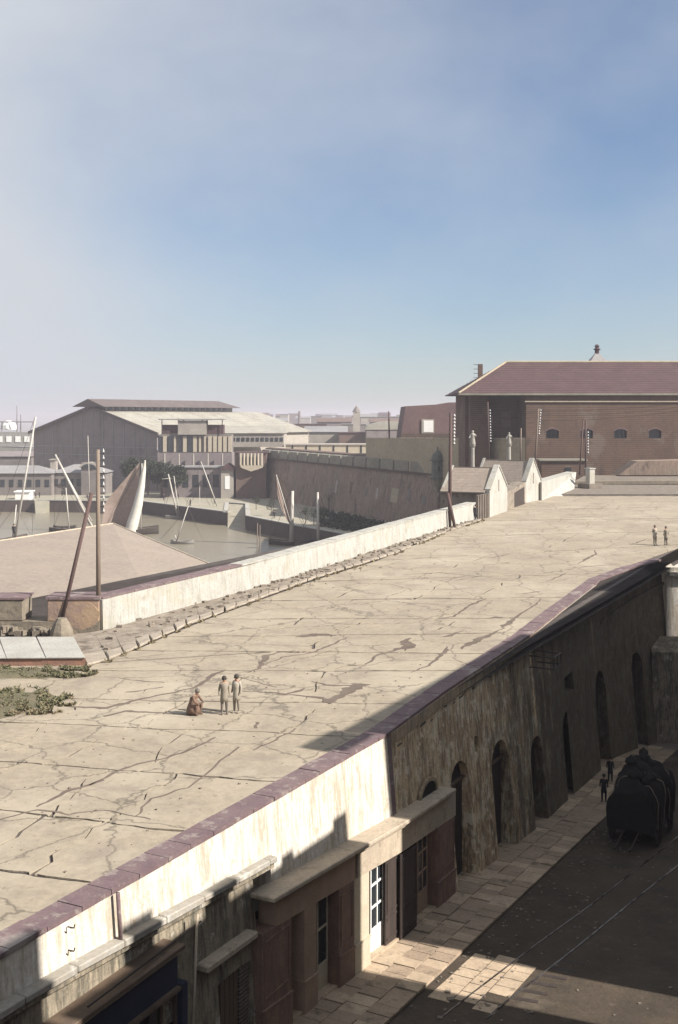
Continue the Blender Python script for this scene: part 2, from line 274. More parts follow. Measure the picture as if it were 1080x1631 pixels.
# ------------------------------------------------------------------ object helpers
def link(o, parent=None):
    COL.objects.link(o)
    if parent is not None:
        o.parent = parent; o.matrix_parent_inverse = parent.matrix_world.inverted()
    return o
def tag(o, label=None, cat=None, group=None, kind=None):
    if label: o['label'] = label
    if cat: o['category'] = cat
    if group: o['group'] = group
    if kind: o['kind'] = kind
    return o
def thing(name, label, cat, loc, group=None):
    o = bpy.data.objects.new(name, None); o.location = loc; o.empty_display_size = .2
    COL.objects.link(o); o.matrix_world = Matrix.Translation(loc)
    return tag(o, label, cat, group)
class MB:
    def __init__(s): s.v = []; s.f = []
    def add(s, vs, fs):
        n = len(s.v); s.v += [tuple(v) for v in vs]; s.f += [tuple(i + n for i in f) for f in fs]; return s
    def quad(s, a, b, c, d): return s.add([a, b, c, d], [(0, 1, 2, 3)])
    def hexa(s, p):      # p: 4 bottom (ccw from above), 4 top
        return s.add(p, [(3, 2, 1, 0), (4, 5, 6, 7), (0, 1, 5, 4), (1, 2, 6, 5), (2, 3, 7, 6), (3, 0, 4, 7)])
    def box(s, c, size, rz=0.0):
        hx, hy, hz = size[0] / 2, size[1] / 2, size[2] / 2; cs, sn = math.cos(rz), math.sin(rz)
        P = []
        for z in (-hz, hz):
            for x, y in ((-hx, -hy), (hx, -hy), (hx, hy), (-hx, hy)):
                P.append((c[0] + x * cs - y * sn, c[1] + x * sn + y * cs, c[2] + z))
        return s.hexa(P)
    def fbox(s, t0, t1, o0, o1, zb0, zt0, zb1=None, zt1=None):  # along the facade; o0 inner, o1 outer
        zb1 = zb0 if zb1 is None else zb1; zt1 = zt0 if zt1 is None else zt1
        n = 1 + sum(1 for q in PLT if t0 < q < t1); cuts = [t0] + [q for q in PLT if t0 + .01 < q < t1 - .01] + [t1]
        for a, b in zip(cuts, cuts[1:]):
            ua, ub = (a - t0) / (t1 - t0), (b - t0) / (t1 - t0)
            la, lb = zb0 + (zb1 - zb0) * ua, zb0 + (zb1 - zb0) * ub; ha, hb = zt0 + (zt1 - zt0) * ua, zt0 + (zt1 - zt0) * ub
            s.hexa([f3(a, o0, la), f3(a, o1, la), f3(b, o1, lb), f3(b, o0, lb), f3(a, o0, ha), f3(a, o1, ha), f3(b, o1, hb), f3(b, o0, hb)])
        return s
    def tube(s, a, b, r0, r1=None, n=8):
        a = Vector(a); b = Vector(b); r1 = r0 if r1 is None else r1; d = (b - a).normalized()
        u = d.cross(Vector((0, 0, 1)) if abs(d.z) < .9 else Vector((1, 0, 0))).normalized(); w = d.cross(u)
        vs = [a + (u * math.cos(6.28318 * i / n) + w * math.sin(6.28318 * i / n)) * r0 for i in range(n)] + [b + (u * math.cos(6.28318 * i / n) + w * math.sin(6.28318 * i / n)) * r1 for i in range(n)]
        return s.add(vs, [(i, (i + 1) % n, n + (i + 1) % n, n + i) for i in range(n)] + [tuple(range(n - 1, -1, -1)), tuple(range(n, 2 * n))])
    def lathe(s, c, prof, n=12):
        c = Vector(c); vs = []
        for r, z in prof: vs += [c + Vector((r * math.cos(6.28318 * i / n), r * math.sin(6.28318 * i / n), z)) for i in range(n)]
        fs = [(k * n + i, k * n + (i + 1) % n, (k + 1) * n + (i + 1) % n, (k + 1) * n + i) for k in range(len(prof) - 1) for i in range(n)]
        fs += [tuple(range(n - 1, -1, -1)), tuple(range((len(prof) - 1) * n, len(prof) * n))]
        return s.add(vs, fs)
    def prism(s, poly, z0, z1):
        n = len(poly)
        return s.add([(p[0], p[1], z0) for p in poly] + [(p[0], p[1], z1) for p in poly], [tuple(range(n - 1, -1, -1)), tuple(range(n, 2 * n))] + [(i, (i + 1) % n, n + (i + 1) % n, n + i) for i in range(n)])
    def extr(s, poly, vec):   # any planar polygon, extruded along vec
        n = len(poly); vec = Vector(vec)
        return s.add([Vector(p) for p in poly] + [Vector(p) + vec for p in poly], [tuple(range(n - 1, -1, -1)), tuple(range(n, 2 * n))] + [(i, (i + 1) % n, n + (i + 1) % n, n + i) for i in range(n)])
    def mesh(s, name, m):
        me = bpy.data.meshes.new(name); me.from_pydata(s.v, [], s.f); me.validate()
        bm = bmesh.new(); bm.from_mesh(me); bmesh.ops.recalc_face_normals(bm, faces=bm.faces); bm.to_mesh(me); bm.free()
        me.materials.append(M[m]); return me
    def build(s, name, m, parent=None, smooth=False, bevel=0):
        me = s.mesh(name, m); o = bpy.data.objects.new(name, me)
        if smooth:
            for p in me.polygons: p.use_smooth = True
        if bevel:
            b = o.modifiers.new('bevel', 'BEVEL'); b.width = bevel; b.segments = 1
        return link(o, parent)
def copy_tree(o, parent=None):
    c = o.copy(); COL.objects.link(c)
    if parent is not None: c.parent = parent
    for ch in list(o.children): copy_tree(ch, c)
    return c
def jit(a): return random.uniform(-a, a)
def nz1(x, y=0., z=0.): return noise.noise(Vector((x, y, z)))

# ------------------------------------------------------------------ ground, sea, street
g = MB(); g.quad((-20000, -60, -9), (20000, -60, -9), (20000, 24000, -9), (-20000, 24000, -9))
tag(g.build('ground', 'land_ground'), kind='structure')
SEA = -3.0
g = MB(); g.add([(-19000, 40, SEA), (-24, 40, SEA), (-12, 100, SEA), (12, 160, SEA), (60, 420, SEA), (700, 6000, SEA), (9000, 22000, SEA), (-19000, 22000, SEA)], [tuple(range(8))])
tag(g.build('water', 'water'), kind='structure')
# quay ground: one sheet standing on its walls
qe = [(-500, 797), (55, 797), (60, 797), (228, 799), (362, 816), (364, 801), (391, 803), (392, 822), (480, 839), (560, 853), (640, 868), (760, 890)]
qp = [G(x, y, 0) for x, y in qe]
back = [Vector((40, 170, 0)), Vector((60, 250, 0)), Vector((220, 900, 0)), Vector((900, 5000, 0)), Vector((-260, 5000, 0)), Vector((-130, 900, 0)), Vector((-105, 470, 0)), Vector((-420, 420, 0))]
g = MB(); poly = qp + back; g.add(poly, [tuple(range(len(poly)))])
me = g.mesh('quay', 'quay_ground'); bm = bmesh.new(); bm.from_mesh(me); bmesh.ops.triangulate(bm, faces=bm.faces); bm.to_mesh(me); bm.free()
q = bpy.data.objects.new('quay', me); COL.objects.link(q); tag(q, kind='structure')
g = MB()
for a, b in zip(qp, qp[1:]):
    g.quad(a, b, (b.x, b.y, SEA - 1), (a.x, a.y, SEA - 1))
tag(g.build('quay_wall', 'quay_wall'), kind='structure')
g = MB()
for a, b in zip(qp, qp[1:]):
    d = (b - a); n = Vector((d.y, -d.x, 0)).normalized()
    if d.length > 3: g.hexa([a + n * .1, b + n * .1, b - n * .9, a - n * .9, a + n * .1 + Vector((0, 0, .18)), b + n * .1 + Vector((0, 0, .18)), b - n * .9 + Vector((0, 0, .18)), a - n * .9 + Vector((0, 0, .18))])
tag(g.build('quay_kerb', 'pale_slab'), kind='structure')
# two slipways running down into the water
def slip(p0, p1, q0, q1, name):
    a, b, c, d = G(*p0, .03), G(*p1, .03), G(*q1, SEA - .6), G(*q0, SEA - .6)
    m = MB(); m.hexa([a - Vector((0, 0, 5)), d - Vector((0, 0, 3)), c - Vector((0, 0, 3)), b - Vector((0, 0, 5)), a, d, c, b]); tag(m.build(name, 'quay_ground'), kind='structure')
slip((55, 797), (79, 797), (57, 822), (66, 822), 'slipway'); slip((364, 800), (391, 802), (362, 850), (391, 850), 'slipway')

# street: a sloping sheet from the kerb to the far side
def sp(s, off, z): p = Vector((Cx, Cy)) + D0 * s + N0 * off; return Vector((p.x, p.y, z))
SS = [-45 + 2.5 * i for i in range(60)]
g = MB()
for a, b in zip(SS, SS[1:]): g.quad(sp(a, -6, pavz(a) - .16), sp(a, 30, pavz(a) - .16), sp(b, 30, pavz(b) - .16), sp(b, -6, pavz(b) - .16))
tag(g.build('street', 'street_dirt'), kind='structure')
# kerb line of the pavement from the photograph, on the sloping street
def SP(px, py, dz=0.0):
    lo, hi = 15.0, 200.0
    for _ in range(60):
        m = (lo + hi) / 2; x = (px - HX) * m / F
        if CH - (py - HY) * m / F > pavz(sAt(x, m)) + dz: lo = m
        else: hi = m
    return Vector(((px - HX) * lo / F, lo, pavz(sAt((px - HX) * lo / F, lo)) + dz))
ka, kb = SP(735, 1515), SP(975, 1290)
def off_of(p): return (p.x - Cx) * N0.x + (p.y - Cy) * N0.y
KA, KB = (sAt(ka.x, ka.y), off_of(ka)), (sAt(kb.x, kb.y), off_of(kb))
def kerb_off(s): return KA[1] + (KB[1] - KA[1]) * (s - KA[0]) / (KB[0] - KA[0])
def base_off(s):
    t = s; p = fxy(t, .8); return off_of(p)
pv = MB()
for a, b in zip(SS, SS[1:]):
    if b < 56: pv.hexa([sp(a, -1.5, pavz(a) - .5), sp(a, kerb_off(a) - .04, pavz(a) - .5), sp(b, kerb_off(b) - .04, pavz(b) - .5), sp(b, -1.5, pavz(b) - .5), sp(a, -1.5, pavz(a) - .05), sp(a, kerb_off(a) - .04, pavz(a) - .05), sp(b, kerb_off(b) - .04, pavz(b) - .05), sp(b, -1.5, pavz(b) - .05)])
pave = tag(pv.build('pavement', 'stone_block'), kind='structure')
s = -11.5; cnt = 0
while s < 44:
    L = .78 if s < 20 else 1.3
    o0 = base_off(s) - 1.3; o1 = kerb_off(s); nrow = 3; w0 = (o1 - (base_off(s) - .2)) / nrow
    for r_ in range(nrow):
        a0 = o1 - w0 * (r_ + 1) + jit(.03); a1 = o1 - w0 * r_
        if r_ == nrow - 1: a0 -= 1.2
        ds = (r_ % 2) * L * .45 + jit(.08); sa, sb = s + ds + .012, s + ds + L - .012
        z0 = jit(.012)
        m = MB(); g_ = .013
        m.hexa([sp(sa, a0 + g_, pavz(sa) - .1), sp(sa, a1 - g_, pavz(sa) - .1), sp(sb, a1 - g_, pavz(sb) - .1), sp(sb, a0 + g_, pavz(sb) - .1),
                sp(sa, a0 + g_, pavz(sa) + z0), sp(sa, a1 - g_, pavz(sa) + z0 + jit(.006)), sp(sb, a1 - g_, pavz(sb) + z0 + jit(.006)), sp(sb, a0 + g_, pavz(sb) + z0)])
        m.build('flagstone', random.choice(('paving', 'paving', 'paving_pale')), pave); cnt += 1
    s += L
# tram rails: two steel rails with a shallow trench of sleepers showing near the sunlit patch
tr = thing('tram_track', 'pair of thin steel rails running up the dark earth street', 'rail track', SP(797, 1602, -.16))
rl = [[(700, 1622), (725, 1602.5), (850, 1507), (940, 1442), (1070, 1340), (1150, 1275)], [(775, 1622), (797.5, 1602), (920, 1507), (1020, 1425), (1075, 1382), (1160, 1310)]]
for L in rl:
    m = MB(); P = [SP(x, y, -.13) for x, y in L]
    for a, b in zip(P, P[1:]):
        d = (b - a).normalized(); n = Vector((d.y, -d.x, 0)) * .035
        m.hexa([a - n - Vector((0, 0, .08)), a + n - Vector((0, 0, .08)), b + n - Vector((0, 0, .08)), b - n - Vector((0, 0, .08)), a - n, a + n, b + n, b - n])
    m.build('rail', 'rail_steel', tr)
for i in range(6):
    u = i / 5; a = SP(812 + 78 * u, 1588 - 60 * u, -.155); m = MB(); m.box((a.x + .5, a.y - .2, a.z - .02), (1.0, .2, .06), math.atan2(-.3, .95)); m.build('sleeper', 'dark_wood', tr)
# pale stones added to brighten the sunlit patch where the alley comes out
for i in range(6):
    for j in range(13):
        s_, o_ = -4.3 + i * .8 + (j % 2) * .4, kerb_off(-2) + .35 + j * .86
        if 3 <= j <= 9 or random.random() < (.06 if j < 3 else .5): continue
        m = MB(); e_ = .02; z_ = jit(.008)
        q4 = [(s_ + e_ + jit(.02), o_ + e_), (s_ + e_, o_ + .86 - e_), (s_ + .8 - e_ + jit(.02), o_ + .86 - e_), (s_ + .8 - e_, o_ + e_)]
        m.hexa([sp(a_, b_, pavz(a_) - .25) for a_, b_ in q4] + [sp(a_, b_, pavz(a_) - .145 + z_) for a_, b_ in q4]); m.build('sun_patch_stone', 'paving_pale' if j < 6 else 'paving', pave)

# ------------------------------------------------------------------ the long casemate building
BLD = thing('casemate_building', 'long low flat roofed stained plaster building with cracked terrace roof and shops along the street', 'building', f3(0, 0, 0))
BAT = .085
def woff(t, z): return BAT * max(0, topz(t) - z)
def wall(name, m, t0, t1, zb, zt, ops=(), step=1.0, add=0.0, parent=BLD, inner=-.75, depth=.7):
    """ops: (ta, tb, sill z, spring z, rise) openings with reveals"""
    ts = {t0, t1}
    x = t0
    while x < t1: ts.add(x); x += step
    for q in PLT:
        if t0 < q < t1: ts.add(q)
    for ta, tb, zs, zp, rise in ops:
        for i in range(9): ts.add(ta + (tb - ta) * i / 8)
    ts = sorted(ts); ts2 = [ts[0]]
    for x in ts[1:]:
        if x - ts2[-1] > .01: ts2.append(x)
    b = MB()
    P = lambda t, z: f3(t, woff(t, z) + add, z)
    Pi = lambda t, z: f3(t, woff(t, z) + add - depth, z)
    def colq(a, c, la, lc, ha, hc, n=5):
        for k in range(n):
            u, v = k / n, (k + 1) / n
            b.quad(P(a, la + (ha - la) * u), P(c, lc + (hc - lc) * u), P(c, lc + (hc - lc) * v), P(a, la + (ha - la) * v))
    for a, c in zip(ts2, ts2[1:]):
        mid = (a + c) / 2; op = None
        for o in ops:
            if o[0] - .005 < mid < o[1] + .005: op = o
        if op is None: colq(a, c, zb(a), zb(c), zt(a), zt(c)); continue
        ta, tb, zs, zp, rise = op
        def sof(t):
            u = (t - ta) / (tb - ta) * 2 - 1; return zp + rise * math.sqrt(max(0, 1 - u * u))
        colq(a, c, sof(a), sof(c), zt(a), zt(c), 3)
        b.quad(P(a, sof(a)), P(c, sof(c)), Pi(c, sof(c)), Pi(a, sof(a)))
        if zs > zb(a) + .05:
            colq(a, c, zb(a), zb(c), zs, zs, 2); b.quad(P(a, zs), P(c, zs), Pi(c, zs), Pi(a, zs))
    for ta, tb, zs, zp, rise in ops:
        for t in (ta, tb):
            lo = max(zs, zb(t) - .02); b.quad(P(t, lo), P(t, zp), Pi(t, zp), Pi(t, lo))
    # ends and cap
    for t in (t0, t1): b.quad(f3(t, inner, zb(t)), P(t, zb(t)), f3(t, woff(t, zt(t)) + add, zt(t)), f3(t, inner, zt(t)))
    for a, c in zip(ts2, ts2[1:]): b.quad(P(a, zt(a)), P(c, zt(c)), f3(c, inner, zt(c)), f3(a, inner, zt(a)))
    return b.build(name, m, parent)
tz = lambda t: topz(t) - .02
lz = lambda t: 6.95 - .057 * (t + 13) if t > -21 else 7.4 - .0 * t      # underside of the plaster ledge on the left
T300, T418, T444, T616, T727 = TT(300, .5), TT(420, .6), TT(444, .5), 0.0, TT(727, .8)
cz = lambda t: 5.75 - .07 * (t + 10.67)                                 # shop cornice, running down with the street
bz = lambda t: pz(t) - .3
# sunlit limewashed wall above the shops
wall('wall', 'limewash', -46, T444, lambda t: lz(t) - .05, tz)
wall('wall', 'limewash', T444, 0, lambda t: cz(t) - .5, tz)
# lower wall under the ledge
opsL = [(TT(352, .5), TT(404, .5), bz(-12), 3.9, .05), (TT(120, .5) , TT(290, .5), bz(-16), 3.9, .05)]
wall('wall', 'plaster_mould', -46, T418, bz, lambda t: lz(t) - .05, opsL, depth=.5)
# beyond the bend: ochre, turning almost black with growth and painted shade
arch = lambda x0, x1, ytop, ybase, o: (TT(x0, o), TT(x1, o), bz(TT(x0, o)), ZZ((x0 + x1) / 2, ytop, o) - (TT(x1, o) - TT(x0, o)) * .45, (TT(x1, o) - TT(x0, o)) * .45)
T830 = TT(830, .5); T925 = TT(925, .6)
T724 = TT(724, .7)
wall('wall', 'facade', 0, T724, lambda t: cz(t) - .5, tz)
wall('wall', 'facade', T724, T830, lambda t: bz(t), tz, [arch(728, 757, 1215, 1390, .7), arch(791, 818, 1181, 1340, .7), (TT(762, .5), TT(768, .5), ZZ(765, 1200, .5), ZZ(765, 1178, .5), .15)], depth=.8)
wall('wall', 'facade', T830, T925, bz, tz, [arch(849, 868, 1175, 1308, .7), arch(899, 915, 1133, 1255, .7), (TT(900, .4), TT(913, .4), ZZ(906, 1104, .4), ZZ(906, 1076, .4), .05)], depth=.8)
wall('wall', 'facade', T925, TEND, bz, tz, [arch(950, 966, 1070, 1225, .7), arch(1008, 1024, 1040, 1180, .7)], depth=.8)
# broken line of plaster under the coping
for i in range(60):
    t = 1.0 + i * .62 + jit(.2)
    if random.random() < .35: continue
    zt_ = topz(t) - .62 - nz1(t * .7) * .18; L = .3 + random.random() * .35; h = .1 + random.random() * .22
    o = woff(t, zt_); e_ = Vector((N0.x, N0.y, 0)) * .03
    ring = [f3(t + L / 2 + math.cos(q_) * L / 2 * (1 + .3 * nz1(q_ * 2, i)), o + .01, zt_ - h / 2 + math.sin(q_) * h / 2 * (1 + .4 * nz1(q_ * 3, i, 2)) - (.15 * h if math.sin(q_) < -.4 else 0)) for q_ in [6.283 * k / 9 for k in range(9)]]
    MB().extr(ring, -e_).build('plaster_scar', 'plaster_damp', BLD)
# door leaves inside the openings
def leaf(x0, x1, zl, zh, o, mname, planks=4, name='door'):
    t0, t1 = TT(x0, o) + .02, TT(x1, o) - .02
    d = MB().fbox(t0, t1, o - .08, o - .03, zl, zh).build(name, mname, BLD)
    for i in range(planks):
        a = t0 + (t1 - t0) * i / planks + .015; b = t0 + (t1 - t0) * (i + 1) / planks - .015
        MB().fbox(a, b, o - .03, o, zl + .03, zh - .03).build('plank', mname, d)
    return d
for x0, x1, yt, yb, mn in ((729, 757, 1215, 1390, 'dark_wood'), (792, 818, 1181, 1340, 'dark_wood'), (849, 868, 1175, 1308, 'black_void'), (899, 915, 1133, 1255, 'black_void'), (950, 966, 1070, 1225, 'black_void'), (1008, 1024, 1040, 1180, 'black_void')):
    t = TT(x0, .7); o = .12; ta, tb = TT(x0, .7) - .1, TT(x1, .7) + .1
    zl, zh = bz(t), ZZ((x0 + x1) / 2, yt, .7) + .1
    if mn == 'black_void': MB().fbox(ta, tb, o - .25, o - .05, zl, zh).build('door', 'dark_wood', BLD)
    else:
        d = MB().fbox(ta, tb, o - .25, o - .15, zl, zh).build('door', 'dark_wood', BLD)
        w = (tb - ta) / 6
        for i in range(6): MB().fbox(ta + i * w + .015, ta + (i + 1) * w - .015, o - .15, o - .1, zl, zh - (tb - ta) * .42).build('plank', 'dark_wood', d)
        MB().fbox(ta, tb, o - .15, o + .05, zh - (tb - ta) * .42 - .12, zh - (tb - ta) * .42).build('transom', 'old_wood', d)
MB().fbox(TT(898, .4), TT(915, .4), -.4, -.35, 3, 8).build('window_shutter', 'dark_wood', BLD)
MB().fbox(TT(760, .4), TT(770, .4), -.3, -.25, ZZ(765, 1205, .5), ZZ(765, 1170, .5)).build('niche_back', 'black_void', BLD)
# lunette vent peeping over the shop cornice
t0, t1 = TT(666, .3), TT(690, .3); tm = (t0 + t1) / 2; zc = cz(tm) + .12
prof = [f3(tm + math.cos(a) * (t1 - t0) / 2, .36 , zc + math.sin(a) * .62) for a in [math.pi * i / 10 for i in range(11)]]
prof = [Vector((v.x, v.y, v.z)) for v in prof]
MB().extr(prof, Vector((N0.x, N0.y, 0)) * .06).build('vent', 'black_void', BLD)
m = MB()
for i in range(10):
    a, b = [tuple((tm + math.cos(q) * r, zc + math.sin(q) * (.62 + (r - (t1 - t0) / 2)))  for r in ((t1 - t0) / 2, (t1 - t0) / 2 + .16)) for q in (math.pi * i / 10, math.pi * (i + 1) / 10)]
    pts = [a[0], a[1], b[1], b[0]]; m.extr([f3(p[0], .34, p[1]) for p in pts], Vector((N0.x, N0.y, 0)) * .14)
m.build('vent_surround', 'plaster_ochre', BLD)
# quoin at the bend
m = MB(); z = cz(0) + .1
for k in range(6):
    za = z + (topz(0) - .1 - z) * k / 6; zb = z + (topz(0) - .1 - z) * (k + 1) / 6
    for (ta, tb) in ((-.02, .34),):
        m.hexa([f3(ta, -.1, za), f3(ta, woff(0, za) + .03, za), f3(tb, woff(0, za) + .03, za), f3(tb, -.1, za), f3(ta, -.1, zb), f3(ta, woff(0, zb) + .03, zb), f3(tb, woff(0, zb) + .03, zb), f3(tb, -.1, zb)])
m.build('corner_strip', 'coping_red', BLD)
# coping stones along the roof edge
t = -46.0; 
while t < TEND - .2:
    L = min(1.15 + jit(.2), TEND - t)
    if t < 0 < t + L: L = -t + .001
    a, b = t + .012, t + L - .012; dz = jit(.012)
    MB().fbox(a, b, -.80 + jit(.02), .07 + jit(.012), topz(a) - .03, topz(a) + .10 + dz, topz(b) - .03, topz(b) + .10 + dz).build('coping_stone', 'coping_red', BLD)
    t += L
# pale moulding under the coping on the far stretch, and the upper string course
ta, tb = .36, TT(955, .3)
n_ = 34
for i in range(n_):
    a = ta + (tb - ta) * i / n_; b = ta + (tb - ta) * (i + 1) / n_ - .006
    oa = woff(a, topz(a) - .5) + .06; hh = .52 + .05 * nz1(i * .9)
    MB().fbox(a, b, -.1, oa, topz(a) - hh, topz(a) - .035, topz(b) - hh, topz(b) - .035).build('plaster_band', 'limewash_worn' if 25 < i < 33 else ('cornice_stone' if i > 18 else 'plaster_ochre'), BLD)
a, b = TT(960, .4), TEND
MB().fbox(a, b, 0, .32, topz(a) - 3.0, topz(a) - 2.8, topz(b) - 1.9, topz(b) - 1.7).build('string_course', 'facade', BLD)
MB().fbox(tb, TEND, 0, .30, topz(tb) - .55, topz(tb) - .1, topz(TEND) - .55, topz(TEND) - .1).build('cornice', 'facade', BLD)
# iron bracket on the far wall
m = MB(); A = TT(849, .5); zb_ = ZZ(866, 1060, .9); zt_ = ZZ(866, 1042, .9)
for zz in (zb_, zt_):
    m.tube(f3(A, .3, zz), f3(A, 1.7, zz), .04); m.tube(f3(A + 1.5, .3, zz), f3(A + 1.5, 1.7, zz), .04); m.tube(f3(A, 1.7, zz), f3(A + 1.5, 1.7, zz), .045)
for u in (0, .5, 1): m.tube(f3(A + 1.5 * u, 1.7, zb_), f3(A + 1.5 * u, 1.7, zt_), .03)
m.build('iron_bracket', 'iron', BLD)
# end block in full sun behind the bend of the street
e0 = f3(TEND, 0, 0)
m = MB(); m.hexa([Vector((e0.x + .3, e0.y - .6, -7)), Vector((e0.x + 22, e0.y - 2.5, -7)), Vector((e0.x + 30, e0.y + 30, -7)), Vector((e0.x + 4, e0.y + 14, -7)),
                  Vector((e0.x + .3, e0.y - .6, 9.5)), Vector((e0.x + 22, e0.y - 2.5, 9.5)), Vector((e0.x + 30, e0.y + 30, 10.0)), Vector((e0.x + 4, e0.y + 14, 9.9))])
eb = m.build('end_house', 'limewash', None); tag(eb, 'pale limewashed block closing the street where the long wall ends', 'house')
m = MB(); m.hexa([Vector((e0.x - 1.5, e0.y - 3.0, -7)), Vector((e0.x + 22, e0.y - 5, -7)), Vector((e0.x + 22, e0.y - 3.1, -7)), Vector((e0.x - 1.2, e0.y - 1.1, -7)), Vector((e0.x - 1.5, e0.y - 3.0, 3.2)), Vector((e0.x + 22, e0.y - 5, 3.2)), Vector((e0.x + 22, e0.y - 3.1, 4.1)), Vector((e0.x - 1.2, e0.y - 1.1, 4.1))])
m.build('lean_to', 'plaster_mould', eb)
m = MB(); m.box((e0.x + 11.4, e0.y - 1.75, 9.0), (22, .4, .3), math.atan2(-1.9, 21.7)); m.build('cornice', 'limewash', eb)

# ---- roof: cracked cement slabs over a dark bed
Ledge = [RP(-420, 1640), RP(-420, 1100), RP(-420, 1062), RP(159, 1063), RP(222, 1032), RP(296, 998), RP(400, 960), RP(497, 924), RP(629, 883), RP(711, 846), RP(770, 827)]
Rl = [f3(t, -.5, 0) for t in (-46, -30, -15, 0, 10, 20, 30, 40, TEND)] + [RP(1100, 862), RP(1250, 790)]
Ll = [Vector((-75, 5, 0)), Vector((-75, 59, 0)), Vector((-19.5, 66, 0))] + [RP(*q_) for q_ in ((165, 1000), (400, 938), (640, 865), (780, 815), (861, 792), (870, 789.5))]
poly = [Vector((p.x, p.y)) for p in Rl + Ll[::-1]]
def clip(poly, sgn):
    o = []
    for p, q_ in zip(poly, poly[1:] + poly[:1]):
        dp, dq = sgn * sAt(p.x, p.y), sgn * sAt(q_.x, q_.y)
        if dp >= 0: o.append(p)
        if dp * dq < 0: o.append(p.lerp(q_, dp / (dp - dq)))
    return o
bm = bmesh.new()
for sg in (-1, 1):
    bm.faces.new([bm.verts.new((p.x, p.y, roofz(p.x, p.y) - .065)) for p in clip(poly, sg)])
bmesh.ops.triangulate(bm, faces=bm.faces[:], ngon_method='EAR_CLIP')
me = bpy.data.meshes.new('roof_bed')
r_ = bmesh.ops.extrude_face_region(bm, geom=bm.faces[:]); bmesh.ops.translate(bm, vec=(0, 0, -.4), verts=[v for v in r_['geom'] if isinstance(v, bmesh.types.BMVert)])
bmesh.ops.recalc_face_normals(bm, faces=bm.faces); bm.to_mesh(me); bm.free(); me.materials.append(M['roof_crack_bed'])
RB = link(bpy.data.objects.new('roof', me), BLD)
# rows: (left pixel, right pixel); the right end is clipped to the coping, rows above follow the photograph's joints
def edge_t(px, py):      # facade parameter nearest to a pixel on the inner line of the coping
    p = RP(px, py).xy; best = min(((fxy(t * .25, -.8) - p).length, t * .25) for t in range(-184, int(TEND * 4)))
    return best[1]
rows = [((-420, 1640), -40.0), ((-420, 1500), -30.0), ((-260, 1350), edge_t(160, 1407)), ((-240, 1262), edge_t(300, 1325)), ((-240, 1195), edge_t(450, 1245)), ((-240, 1140), edge_t(570, 1172)),
        ((-240, 1104), edge_t(640, 1120)), ((-240, 1066), edge_t(755, 1070)), ((215, 1036), edge_t(790, 1043)), ((262, 1014), edge_t(838, 1010)), ((330, 986), edge_t(870, 985)), ((410, 957), edge_t(900, 952)), ((495, 926), TEND - 8), ((600, 893), (1100, 866)), ((690, 855), (1120, 845)), ((757, 829), (1160, 825)), ((800, 812), (1200, 806)), ((868, 790), (1240, 790))]
RW = []
for l, r in rows:
    a = RP(*l).xy; b = fxy(r, -.84) if not isinstance(r, tuple) else RP(*r).xy; RW.append((a, b))
def wav(x, y, seed, amp, sc=.45): return amp * (nz1(x * sc, y * sc, seed) + .45 * nz1(x * sc * 3.3, y * sc * 3.3, seed + 9))
def rowpt(i, u):
    a, b = RW[i]; p = a.lerp(b, u); d = (b - a).normalized(); n = Vector((-d.y, d.x)); e = min(1, u * 12, (1 - u) * 12)
    amp = .20 if i < 8 else .16
    return p + n * wav(p.x, p.y, i * 3.7, amp) * e
cells = [2, 2, 5, 5, 6, 5, 6, 5, 4, 4, 3, 4, 3, 2, 2, 1, 1]
